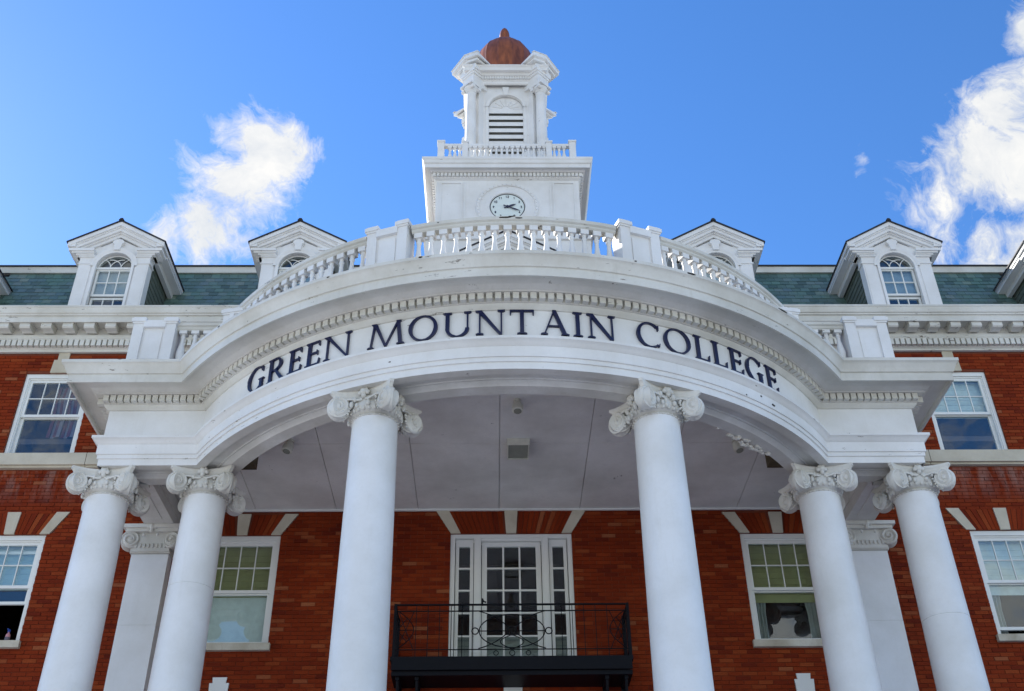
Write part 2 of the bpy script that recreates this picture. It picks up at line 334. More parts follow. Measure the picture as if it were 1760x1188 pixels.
while z+BH < ZC+.02:
    z1 = min(z+BH-J, ZC-.003); off = -.1025 if row % 2 else 0
    x = -9.6+off
    while x < 9.6:
        x0, x1 = x, x+BW-J; x += BW
        zc = (z+z1)/2
        if z1 > BELT[0]-.002 and z < BELT[1]+.002: continue
        segs = [(x0, x1)]
        for o in OPEN:
            if z1 > o[2]+.004 and z < o[3]-.004:
                ns = []
                for a, b_ in segs:
                    if b_ <= o[0] or a >= o[1]: ns.append((a, b_))
                    else:
                        if a < o[0]-.02: ns.append((a, o[0]-.001))
                        if b_ > o[1]+.02: ns.append((o[1]+.001, b_))
                segs = ns
        ns = []
        for a, b_ in segs:                       # cut at stone blocks and flat arches
            n = 16; run = None
            for i in range(n+1):
                xx = a+(b_-a)*i/n
                bad = in_arch(xx, zc) or any(in_poly(xx, zc, p) for p in blocks)
                if not bad and run is None: run = xx
                if (bad or i == n) and run is not None:
                    e = xx if not bad else a+(b_-a)*(i-1)/n
                    if e-run > .02: ns.append((run, e))
                    run = None
        for a, b_ in ns:
            if b_-a > BW-J-.002: single.append((a, z))
            else: yy = random.uniform(-.003, .003); stuff.box(a, b_, yy, .02, z, z1)
    z += BH; row += 1
# soldier bricks of the flat arches
for c, h, zb, zt in ARCH:
    n = int(2*h/.066)
    for i in range(n):
        u0 = -1+2*i/n; u1 = -1+2*(i+.86)/n
        um = (u0+u1)/2
        xb, xt = c+um*(h-.01), c+um*(h+.22)
        if any(in_poly(c+um*(h+.22*k), zb+.01+(zt-zb-.02)*k, p) for p in blocks for k in (0.02, .5, .98)): continue
        P_ = [(c+u0*(h-.01), zb+.004), (c+u1*(h-.01), zb+.004), (c+u1*(h+.21), zt-.006), (c+u0*(h+.21), zt-.006)]
        stuff.prism(P_, random.uniform(-.003, .003), .02)
# the bricks that show largest are parts; the rest is one mesh
def hidden(x, z):
    ax = abs(x+.1)
    if ax > 8.2 or z < 4.82: return True
    if 7.5 < z < 10.2 and ax < 6.3: return True
    for a, w in ((5.5, .75), (4.6, .5), (2.15, .5)):
        if abs(ax-a) < w: return True
    if ax < 1.7 and z < 5.1: return True
    return False
single.sort(key=lambda q: (hidden(*q), (q[0]+.27)**2+225+q[1]**2))
bm = MB().box(0, BW-J, 0, .02, 0, BH-J).mesh('brick', M['brick'])
for i, (a, z) in enumerate(single):
    yy = random.uniform(-.003, .003)
    if i < 300: link('brick', bm, wall_o, (a, yy, z))
    else: stuff.box(a, a+BW-J, yy, .02, z, z+BH-J)
so_ = put('brickwork', stuff, 'brick', wall_o); so_['kind'] = 'stuff'
# belt course
bc = MB()
for a, b_ in ((-12.4, -9.1), (-9.09, -6.6), (-6.59, -3.6), (-3.59, 0), (.01, 3.6), (3.61, 6.6), (6.61, 9.1), (9.11, 12.4)):
    bc.box(a, b_, -.10, .02, 8.285, 8.49); bc.box(a, b_, -.06, .02, 8.25, 8.283)
put('belt_course', bc, 'stone', bld)

# --- windows
def sash(mb, x0, x1, z0, z1, y, w=.045, d=.04):
    mb.box(x0, x1, y, y+d, z0, z0+w); mb.box(x0, x1, y, y+d, z1-w, z1)
    mb.box(x0, x0+w, y, y+d, z0+w, z1-w); mb.box(x1-w, x1, y, y+d, z0+w, z1-w)
def window(c, w, z0, z1, zr, label, blind='blind', lower='blind', raised=None, sill=True, gap=0):
    W = link('window', None, bld, (c, 0, 0), label=label); h = w/2
    f = MB(); t = .055
    f.box(-h+.003, -h+t, .035, .16, z0+.003, z1-.003); f.box(h-t, h-.003, .035, .16, z0+.003, z1-.003)
    f.box(-h+t, h-t, .035, .16, z1-.075, z1-.003); f.box(-h+t, h-t, .045, .16, z0+.003, z0+.035)
    f.box(-h+t, h-t, .06, .16, z1-.10, z1-.075)
    f.box(-h+t, -h+t+.018, .055, .15, z0+.035, z1-.1); f.box(h-t-.018, h-t, .055, .15, z0+.035, z1-.1)
    put('frame', f, 'frame', W)
    a = h-t-.018; top = z1-.10
    s = MB(); sash(s, -a, a, zr, top, .075)
    pw = (2*a-.09)/4; zm = (zr+.045+top-.045)/2
    for i in range(1, 4): s.box(-a+.045+pw*i-.007, -a+.045+pw*i+.007, .078, .108, zr+.045, top-.045)
    s.box(-a+.045, a-.045, .0775, .1085, zm-.007, zm+.007)
    put('upper_sash', s, 'frame', W)
    for i in range(4):
        for q in range(2):
            za, zb = ((zr+.045, zm-.007), (zm+.007, top-.045))[q]
            pm = MB().box(-a+.045+pw*i+.007, -a+.045+pw*(i+1)-.007, .088, .094, za, zb)
            put('pane', pm, 'glass', W)
    lo0, lo1 = z0+.035+gap, zr+.03
    if raised: lo0, lo1 = raised, raised+(zr-z0)
    lo1 = min(lo1, top-.03)
    s = MB(); sash(s, -a, a, lo0, lo1, .118); put('lower_sash', s, 'frame', W)
    put('pane', MB().box(-a+.045, a-.045, .132, .138, lo0+.045, lo1-.045), 'glass', W)
    if blind:
        bl = MB(); zz = top; n = 0
        rows = int((top-zr+.02)/.05)
        for i in range(rows): bl.box(-a, a, .20+.004*(i % 2), .206+.004*(i % 2), zz-.049, zz); zz -= .05
        put('blind', bl, blind, W)
    if lower == 'curtain':
        for sx in (-1, 1):
            r = []
            for zz in (z0+.03, z0+.5, zr+.05):
                rr = []
                for k in range(13):
                    x = a-(.24 if zz > z0+.6 else .20)*k/12; rr.append((sx*x, .24+.025*sin(k*2.1), zz))
                r.append(rr)
            put('curtain', MB().sweep(r), 'curtain', W, smooth=60)
        put('blind_lower', B(-a, a, .21, .216, zr-.14, zr), blind, W)
    elif lower:
        put('blind_lower', B(-a, a, .21, .216, z0+.05, zr), lower, W)
    if sill:
        s = MB().box(-h-.04, h+.04, -.07, .20, z0-.10, z0); put('sill', s, 'sill', W)
    return W
window(-4.03, 1.16, 5.44, 7.12, 6.235, 'second-floor sash window between the second and third columns from the left, pale blind drawn', 'olive', 'blind')
window(4.03, 1.16, 5.44, 7.12, 6.235, 'second-floor sash window beside the fifth column, olive blind above dark drapes', 'olive', 'curtain')
wl = window(-7.50, 1.10, 5.50, 7.15, 6.33, 'second-floor sash window at the left edge with its lower sash raised', 'blind', None, raised=6.10)
window(7.50, 1.10, 5.50, 7.15, 6.33, 'second-floor sash window at the right edge, opened a crack at the bottom', 'blind', 'curtain_', gap=.09) if False else \
window(7.50, 1.10, 5.50, 7.15, 6.33, 'second-floor sash window at the right edge, opened a crack at the bottom', 'blind', 'curtain', gap=.09)
w3 = window(-7.40, 1.10, 8.50, 10.05, 9.25, 'third-floor sash window above the left portico end with a flag hanging inside', None, None, sill=False)
window(7.40, 1.10, 8.50, 10.05, 9.25, 'third-floor sash window above the right portico end reflecting blue sky', 'blind', None, sill=False)
r = []
fm = [MB(), MB()]
for i in range(9):
    x0 = -.05+i*.055; pts = []
    for zz in (8.95, 9.3, 9.65, 9.9): pts.append((x0+.02*sin(zz*7), .22+.03*sin(i*1.7), zz))
    q = [(p[0]+.056, p[1]+.004*((i % 2)*2-1), p[2]) for p in pts]
    fm[i % 2].sweep([pts, q])
put('flag', fm[0], 'flag_red', w3, smooth=60); put('flag', fm[1], 'flag_white', w3, smooth=60)
# bottle on the sill of the open window
bt_ = thing('spray_bottle', 'pink and white spray bottle with blue top on the sill of the open window', 'bottle', (-7.13, .02, 5.501))
put('bottle_body', MB().lathe([(.0, 0), (.032, .002), (.034, .08), (.030, .11), (.012, .135), (.011, .15)], 14), 'pink', bt_, smooth=40)
put('bottle_label', MB().lathe([(.0345, .02), (.0355, .022), (.0355, .07), (.0345, .072)], 14), 'flag_white', bt_, smooth=40)
tb = MB().box(-.013, .013, -.014, .014, .15, .185).box(-.006, .006, -.06, -.014, .168, .182).box(-.004, .004, -.034, -.026, .135, .166)
put('spray_head', tb, 'blue', bt_)

# --- balcony door unit
D = link('balcony_door', None, bld, (0, 0, 0), label='white glazed double door with sidelights behind the iron balcony')
f = MB(); z0, z1 = 5.02, 7.13
f.box(-.907, -.84, .03, .2, z0, z1-.003); f.box(.84, .907, .03, .2, z0, z1-.003); f.box(-.84, .84, .03, .2, z1-.06, z1-.003)
for s in (-1, 1):
    xa, xb = sorted((s*.45, s*.555)); f.box(xa, xb, .028, .2, z0, z1-.06); f.box(*sorted((s*.47, s*.535)), .015, .028, z0, z1-.06)
f.box(-.45, .45, .05, .2, z1-.10, z1-.06)
put('frame', f, 'frame', D)
ROWS = [7.0-.045-.325*i for i in range(7)]
zt = 6.955
for (xa, xb, n) in ((-.83, -.565, 1), (-.44, .44, 3), (.565, .83, 1)):
    s = MB(); st = .05 if n == 1 else .075
    s.box(xa, xa+st, .09, .14, z0, zt+.07 if n > 1 else zt+.11); s.box(xb-st, xb, .09, .14, z0, zt+.07 if n > 1 else zt+.11)
    s.box(xa+st, xb-st, .09, .14, zt, zt+(.07 if n > 1 else .11)); s.box(xa+st, xb-st, .09, .14, z0, z0+.16)
    pw = (xb-xa-2*st)/n
    for i in range(1, n): s.box(xa+st+pw*i-.013, xa+st+pw*i+.013, .095, .135, z0+.16, zt)
    for k in range(1, 5): s.box(xa+st, xb-st, .0965, .1335, zt-.345*k-.012, zt-.345*k+.012)
    put('door_leaf' if n == 3 else 'sidelight', s, 'frame', D)
    for i in range(n):
        for k in range(5):
            ta = zt-.345*k-.012*(k > 0); tb_ = max(zt-.345*(k+1)+.012, z0+.16)
            put('pane', B(xa+st+pw*i+.013*(i > 0), xa+st+pw*(i+1)-.013*(i < n-1), .113, .118, tb_, ta), 'glass', D)
put('curtain', MB().box(-.84, .84, .26, .265, z0, 5.62), 'curtain', D)

# --- main cornice
cor = link('cornice', None, bld)
prof = [(0, ZC), (.05, ZC), (.05, 10.475), (.08, 10.495), (.08, 10.625), (.12, 10.635), (.14, 10.665), (.14, 10.72), (.10, 10.725), (.10, 10.87), (.345, 10.87), (.345, 10.83), (.36, 10.83), (.36, 10.945), (.385, 10.95), (.39, 10.975), (.41, 10.985), (.425, 11.03), (.44, 11.075), (.45, 11.08), (.45, 11.112), (.30, 11.12), (-.8, 11.0)]
put('cornice_moulding', MB().sweep([[(x, -o, z) for o, z in prof] for x in (XL-.1, -8.4, -3, 3, 8.6, XR+.1)]), 'old_white', cor)
dm = MB().box(-.033, .033, -.155, -.08, 10.50, 10.618).mesh('dentil', M['old_white'])
n = 0
for i in range(-106, 107):
    x = i*.0935
    if abs(x) > 2.9: link('dentil', dm, cor, (x, 0, 0))
mo = MB().prism([(-.33, 10.765), (-.31, 10.742), (-.22, 10.745), (-.17, 10.735), (-.10, 10.765), (-.10, 10.868), (-.33, 10.868)], -.085, .085)
mo.prism([(-.342, 10.845), (-.10, 10.845), (-.10, 10.869), (-.342, 10.869)], -.10, .10)
mo.v = [(y, x, z) for x, y, z in mo.v]; mo.f = [f_[::-1] for f_ in mo.f]
mm = mo.mesh('modillion', M['old_white'])
for i in range(-27, 28):
    x = (i+.28)*.354
    if abs(x) > 2.9: link('modillion', mm, cor, (x, 0, 0))

# --- mansard roof
SL = 2.763; Y0 = .766; Z0 = 11.05; ZT = 13.47
def ys(z): return Y0+(z-Z0)/SL
roof = link('mansard_roof', None, bld)
rb = MB().add([(XL, ys(Z0)+.02, Z0), (XR, ys(Z0)+.02, Z0), (XR, ys(13.6)+.02, 13.6), (XL, ys(13.6)+.02, 13.6)], [(0, 1, 2, 3)])
put('roof_boards', rb, 'roof_black', roof)
put('roof_fascia', MB().box(XL, XR, 1.585, 1.75, 13.46, 13.605), 'old_white', roof)
put('roof_deck', MB().box(XL, XR, 1.56, 12, 13.606, 13.635), 'roof_black', roof)
DC = (-10.26, -7.02, -3.78, 0.0, 3.78, 7.02, 10.26)
ss = math.hypot(1, 1/SL); dx_, dz_ = (1/SL)/ss, 1/ss       # slope unit (y,z)
nrm = (-dz_, dx_)
def slate_pts(x0, w, z, lift):
    L_ = .20; p = []
    for k, (t_, l) in enumerate(((0, .012+lift), (L_, .001))):
        yb, zb = ys(z)+dx_*t_, z+dz_*t_
        p.append((yb+nrm[0]*l, zb+nrm[1]*l)); p.append((yb+nrm[0]*(l+.008), zb+nrm[1]*(l+.008)))
    (ya, za), (yb, zb), (yc, zc), (yd, zd) = p
    return [(x0, yb, zb), (x0+w, yb, zb), (x0+w, ya, za), (x0, ya, za), (x0, yd, zd), (x0+w, yd, zd), (x0+w, yc, zc), (x0, yc, zc)]
sl = []; z = Z0; row = 0
while z < 13.36:
    x = -9.9+(row % 2)*.085
    while x < 9.9:
        if not any(abs(x+.085-c) < .60 for c in DC): sl.append((x, z))
        x += .17
    z += .118; row += 1
def shid(x, z):
    ax = abs(x)
    return z < 12.3 or ax > 8.7 or ax < 4.3
sl.sort(key=lambda q: (shid(*q), q[1]))
sm = MB().hexa(slate_pts(0, .164, Z0, 0)).mesh('slate', M['slate'])
rest = MB()
for i, (x, z) in enumerate(sl):
    if i < 300: link('slate', sm, roof, (x, ys(z)-ys(Z0)-random.uniform(0, .004), z-Z0))
    else: rest.hexa(slate_pts(x, .164, z, random.uniform(0, .004)))
r_ = put('slates', rest, 'slate', roof); r_['kind'] = 'stuff'

# --- dormers
def dormer_parts():
    P = []
    w = MB()                                     # front with pilasters and arched casing
    for s in (-1, 1):
        w.box(*sorted((s*.37, s*.62)), .10, .3, 11.1, 12.45); w.box(*sorted((s*.35, s*.645)), .085, .3, 12.45, 12.475)
        w.box(*sorted((s*.37, s*.625)), .095, .3, 12.475, 12.60); w.box(*sorted((s*.355, s*.65)), .07, .3, 12.60, 12.63)
        w.box(*sorted((s*.395, s*.595)), .092, .10, 11.3, 12.42)
    # tympanum with arch cut
    n = 16; r = .33; zs_ = 12.40
    for i in range(n):
        a0, a1 = pi*i/n, pi*(i+1)/n
        xa, xb = -r*cos(a0), -r*cos(a1); za, zb = zs_+r*sin(a0), zs_+r*sin(a1)
        ta = 13.05-abs(xa)*.55; tb_ = 13.05-abs(xb)*.55
        w.add([(xa, .13, za), (xb, .13, zb), (xb, .13, tb_), (xa, .13, ta)], [(0, 1, 2, 3)])
        w.add([(xa, .13, za), (xb, .13, zb), (xb, .3, zb), (xa, .3, za)], [(3, 2, 1, 0)])
    for s in (-1, 1):
        w.box(*sorted((s*.33, s*.37)), .13, .3, 11.1, 12.8)
        w.prism([(.33, 12.63), (.70, 12.63), (.33, 12.90)] if s > 0 else [(-.70, 12.63), (-.33, 12.63), (-.33, 12.90)], .131, .3)
    P.append(('dormer_front', w, 'white', None))
    a = MB(); rings = []
    for i in range(n+1):
        t_ = pi*i/n; rr = []
        for (q, y) in ((.315, .13), (.315, .09), (.36, .085), (.37, .075), (.415, .075), (.42, .13)):
            rr.append((-q*cos(t_), y, zs_+q*sin(t_)))
        rings.append(rr)
    for s in (-1, 1):
        rr = [[(s*q, y, z) for q, y in ((.315, .13), (.315, .09), (.345, .086), (.368, .086))] for z in (11.1, zs_)]
        a.sweep(rr)
    a.sweep(rings)
    P.append(('arch_casing', a, 'white', 50))
    k = MB().prism([(-.05, 12.75), (.05, 12.75), (.07, 12.89), (.10, 12.91), (.095, 12.95), (.06, 12.985), (0, 12.995), (-.06, 12.985), (-.095, 12.95), (-.10, 12.91), (-.07, 12.89)], .05, .14)
    P.append(('keystone', k, 'white', None))
    # raking cornice in three steps + horizontal returns
    sl_ = (13.345-12.855)/.86
    c = MB()
    def rake(y0, y1, ta, tb_, xe):
        for s in (-1, 1):
            pts = [(0, 13.345-tb_), (s*xe, 13.345-tb_-sl_*xe), (s*xe, 13.345-ta-sl_*xe), (0, 13.345-ta)]
            if s > 0: c.prism(pts, y0, y1)
            else: c.prism(pts[::-1], y0, y1)
    rake(-.03, 1.9, 0, .085, .86); rake(.0, .3, .085, .11, .83); rake(.02, .3, .11, .175, .80); rake(.06, .3, .175, .205, .76); rake(.09, .3, .205, .27, .72)
    for s in (-1, 1):
        c.box(*sorted((s*.38, s*.83)), .0, .3, 12.695, 12.745); c.box(*sorted((s*.38, s*.78)), .03, .3, 12.66, 12.695); c.box(*sorted((s*.38, s*.70)), .055, .3, 12.63, 12.66)
        # side eaves
        c.box(*sorted((s*.63, s*.845)), .3, 1.75, 12.73, 12.80); c.box(*sorted((s*.62, s*.70)), .3, 1.75, 12.62, 12.73); c.box(*sorted((s*.72, s*.86)), -.02, 1.7, 12.77, 12.845)
    P.append(('pediment_cornice', c, 'white', None))
    rf = MB()
    for s in (-1, 1):
        pts = [(0, 13.347), (s*.885, 13.347-sl_*.885), (s*.885, 13.372-sl_*.885), (0, 13.378)]
        rf.prism(pts if s > 0 else pts[::-1], -.05, 2.2)
    rf.prism([(-.05, 13.36), (.05, 13.36), (.02, 13.405), (-.02, 13.405)], -.065, 2.2)
    P.append(('dormer_roof', rf, 'roof_black', None))
    # cheeks in slate courses
    for s in (-1, 1):
        ch = MB(); z = 11.1; i = 0
        while z < 12.62:
            for jy in range(8):
                y0 = .30+jy*.2+(i % 2)*.1
                ch.hexa([(s*.585, y0, z), (s*.60, y0, z), (s*.60, y0+.195, z), (s*.585, y0+.195, z), (s*.585, y0, z+.125), (s*.588, y0, z+.125), (s*.588, y0+.195, z+.125), (s*.585, y0+.195, z+.125)])
            z += .12; i += 1
        ch.box(*sorted((s*.55, s*.584)), .3, 1.9, 11.1, 12.7)
        P.append(('cheek', ch, 'cheek', None))
    s = MB(); sash(s, -.315, .315, 11.80, 12.40, .19, .04)
    for x in (-.09, .09): s.box(x-.008, x+.008, .192, .222, 11.84, 12.36)
    s.box(-.275, .275, .1915, .2225, 12.092, 12.108)
    sash(s, -.315, .315, 11.15, 11.785, .225, .04)
    for x in (-.09, .09): s.box(x-.008, x+.008, .227, .257, 11.19, 11.745)
    s.box(-.33, .33, .16, .24, 12.385, 12.425)
    P.append(('sash', s, 'frame', None))
    fan = MB()
    def arc_bar(cx, r, a0, a1):
        pts = []
        for i in range(9):
            t_ = a0+(a1-a0)*i/8; x, z = cx+r*cos(t_), 12.425+r*sin(t_)
            if x*x+(z-12.40)**2 < .318**2: pts.append((x, .2, z))
        if len(pts) > 1: fan.tube(pts, .009, 5)
    # interlaced tracery
    arc_bar(-.32, .23, 0, pi/2*1.1); arc_bar(.32, .23, pi, pi/2*.9); arc_bar(.10, .20, pi, pi*.45); arc_bar(-.10, .20, 0, pi*.55)
    fan.tube([(-.31*cos(pi*i/16), .2, 12.402+.31*sin(pi*i/16)) for i in range(17)], .014, 5)
    P.append(('fanlight_bars', fan, 'frame', 50))
    gl_ = [B(-.275, .275, .205, .21, 11.84, 12.36), B(-.275, .275, .238, .243, 11.19, 11.745)]
    fg = MB().prism([(.31*cos(pi*i/16), 12.415+.30*sin(pi*i/16)) for i in range(17)], .212, .217)
    for q in gl_+[fg]: P.append(('pane', q, 'glass', None))
    P.append(('blind', B(-.3, .3, .262, .266, 11.84, 12.38), 'dark_blind', None))
    P.append(('room', MB().box(-.55, .55, .60, .62, 11.1, 12.7), 'dark', None))
    return [(a_, b_.mesh(a_, M[m_], s_)) for a_, b_, m_, s_ in P]
DP = dormer_parts()
DL = {0: 'dormer cut off by the left edge of the picture', 1: 'second dormer from the left, whole, its lower sash raised', 2: 'third dormer from the left, half hidden by the curved balustrade',
      3: 'middle dormer hidden behind the portico balustrade below the clock', 4: 'first dormer right of the clock tower, half hidden by the balustrade', 5: 'second dormer right of the clock tower, fully in view', 6: 'dormer cut off by the right edge of the picture'}
for i, cx in enumerate(DC):
    d = link('dormer', None, bld, (cx, 0, -.22 if i == 3 else 0), label=DL[i])
    for nm, me in DP: link(nm, me, d)

# ------------------------------------------------------------------ portico
por = thing('portico', 'white curved entrance portico with dentil cornice and panelled ceiling', 'portico')
Y1, AX, RR, YC = 2.588, 5.375, 4.904, .103
def path(o, na=56):
    """plan of the entablature face pushed out by o"""
    B_ = sqrt((RR+o)**2-(Y1+o+YC)**2); a = asin(B_/(RR+o))
    pts = [(-AX-o, -.002), (-AX-o, -Y1-o), (-B_, -Y1-o)]
    for i in range(1, na):
        t_ = -a+2*a*i/na; pts.append(((RR+o)*sin(t_), YC-(RR+o)*cos(t_)))
    return pts+[(B_, -Y1-o), (AX+o, -Y1-o), (AX+o, -.002)]
def entab(prof):
    P = [path(o) for o, z in prof]
    return MB().sweep([[(P[k][i][0], P[k][i][1], prof[k][1]) for k in range(len(prof))] for i in range(len(P[0]))])
ZS = 6.88
def entab_f(prof):
    P = []
    for o, z in prof:
        p = path(o); p[0] = (p[0][0], -1.95); p[-1] = (p[-1][0], -1.95); P.append(p)
    return MB().sweep([[(P[k][i][0], P[k][i][1], prof[k][1]) for k in range(len(prof))] for i in range(len(P[0]))])
arch = link('architrave', None, por)
put('architrave_moulding', entab_f([(0, ZS), (0, 6.972), (.018, 6.974), (.018, 7.03), (.036, 7.032), (.036, 7.17), (.05, 7.178), (.065, 7.20), (.10, 7.232), (.11, 7.236), (.11, 7.272), (0, 7.29)]), 'white', arch, smooth=30)
put('frieze', entab([(0, 7.29), (0, 7.70)]), 'white', por, smooth=30)
pc = link('cornice', None, por)
put('cornice_moulding', entab([(0, 7.70), (.02, 7.705), (.03, 7.72), (.06, 7.74), (.07, 7.76), (.09, 7.762), (.09, 7.862), (.165, 7.864), (.17, 7.885), (.20, 7.895), (.23, 7.92), (.25, 7.93), (.43, 7.93), (.43, 7.868), (.46, 7.864), (.46, 7.985), (.48, 7.99), (.487, 8.015), (.50, 8.035), (.52, 8.085), (.545, 8.115), (.555, 8.12), (.555, 8.165), (.50, 8.18), (.0, 8.19)]), 'old_white', pc, smooth=30)
# soffit with a recessed band
SP = [(0, ZS), (-.12, ZS), (-.125, 6.935), (-.27, 6.935), (-.28, 6.925), (-.30, 6.925), (-.34, 6.90), (-.36, 6.881), (-.53, ZS), (-.53, 7.52)]
def inner_path(o, na=56):
    B_ = sqrt((RR+o)**2-(Y1+o+YC)**2); a = asin(B_/(RR+o))
    pts = [(-AX-o, -.002), (-AX-o, -Y1-o), (-B_, -Y1-o)]
    for i in range(1, na): t_ = -a+2*a*i/na; pts.append(((RR+o)*sin(t_), YC-(RR+o)*cos(t_)))
    return pts+[(B_, -Y1-o), (AX+o, -Y1-o), (AX+o, -.002)]
P_ = [inner_path(o) for o, z in SP]; n = len(P_[0])
put('soffit', MB().sweep([[(P_[k][i][0], P_[k][i][1], SP[k][1]) for k in range(len(SP))] for i in range(1, n-1)]), 'carved', arch, smooth=30)
for s in (-1, 1):
    sbm = MB().box(*sorted((s*4.86, s*5.373)), -2.06, -1.951, 6.885, 7.28).box(*sorted((s*5.373, s*5.41)), -1.951, -.003, 7.155, 7.285)
    sbm.box(*sorted((s*4.97, s*5.373)), -2.07, -.003, 7.15, 7.52)
    sbm.box(*sorted((s*4.955, s*4.97)), -2.07, -.003, 7.30, 7.36); sbm.box(*sorted((s*5.10, s*5.24)), -1.9, -.5, 7.14, 7.15)
    put('side_beam', sbm, 'carved', arch)
    put('beam_block', MB().hexa([(s*3.62-.15, -2.35, 7.12), (s*3.62+.15, -2.35, 7.12), (s*3.62+.15, -1.95, 7.16), (s*3.62-.15, -1.95, 7.16), (s*3.62-.15, -2.35, 7.52), (s*3.62+.15, -2.35, 7.52), (s*3.62+.15, -1.95, 7.52), (s*3.62-.15, -1.95, 7.52)]), 'wood', arch)
# dentils
dp = MB().box(-.036, .036, -.07, 0, 0, .088).mesh('dentil', M['old_white'])
o = .09; B_ = sqrt((RR+o)**2-(Y1+o+YC)**2); a = asin(B_/(RR+o)); nn = int(2*a*(RR+o)/.1015)
for i in range(nn+1):
    t_ = -a+2*a*i/nn
    if 0 < i < nn: link('dentil', dp, pc, ((RR+o)*sin(t_), YC-(RR+o)*cos(t_), 7.769), t_)
for s in (-1, 1):
    k = 0; x = B_+.05
    while x < AX+o-.02: link('dentil', dp, pc, (s*x, -Y1-o, 7.769)); x += .0925
    y = -Y1-o+.06
    while y < -.1: link('dentil', dp, pc, (s*(AX+o), y, 7.769), s*pi/2); y += .0925
# deck and ceiling
def disc_face(o, z, flip=False):
    p = path(o); m_ = MB()
    c = [(x, y, z) for x, y in p]; n = len(c)
    m_.add(c+[(x, -.001, z) for x, y, z_ in c], [(i, i+1, n+i+1, n+i) for i in range(n-1)]); return m_
put('deck', disc_face(.02, 8.19), 'roof_black', por)
ceil = link('ceiling', None, por)
xsn = [-4.97, -3.87, -2.65, -1.41, -.18, 1.05, 2.29, 3.45, 4.97]
for i in range(len(xsn)-1):
    a0, a1 = xsn[i]+.004, xsn[i+1]-.004
    for (yb, yf) in ((-.004, -1.996), (-2.004, None)):
        if yf is None:
            def fy(x): return YC-sqrt(max(4.5**2-x*x, .01))
            if max(abs(a0), abs(a1)) > 4.2:
                ya = yb_ = -2.06
                if abs(a0) > abs(a1): ya, yb_ = -2.06, min(-2.06, fy(a1))
                else: ya, yb_ = min(-2.06, fy(a0)), -2.06
            else: ya, yb_ = fy(a0), fy(a1)
        else: ya = yb_ = yf
        put('ceiling_panel', MB().hexa([(a0, ya, 7.53), (a1, yb_, 7.53), (a1, yb, 7.53), (a0, yb, 7.53), (a0, ya, 7.55), (a1, yb_, 7.55), (a1, yb, 7.55), (a0, yb, 7.55)]), 'soffit', ceil)
put('ceiling_boards', disc_face(-.2, 7.56), 'carved', ceil)
put('wall_moulding', MB().box(-4.97, 4.97, -.035, -.003, 7.500, 7.529), 'frame', ceil)

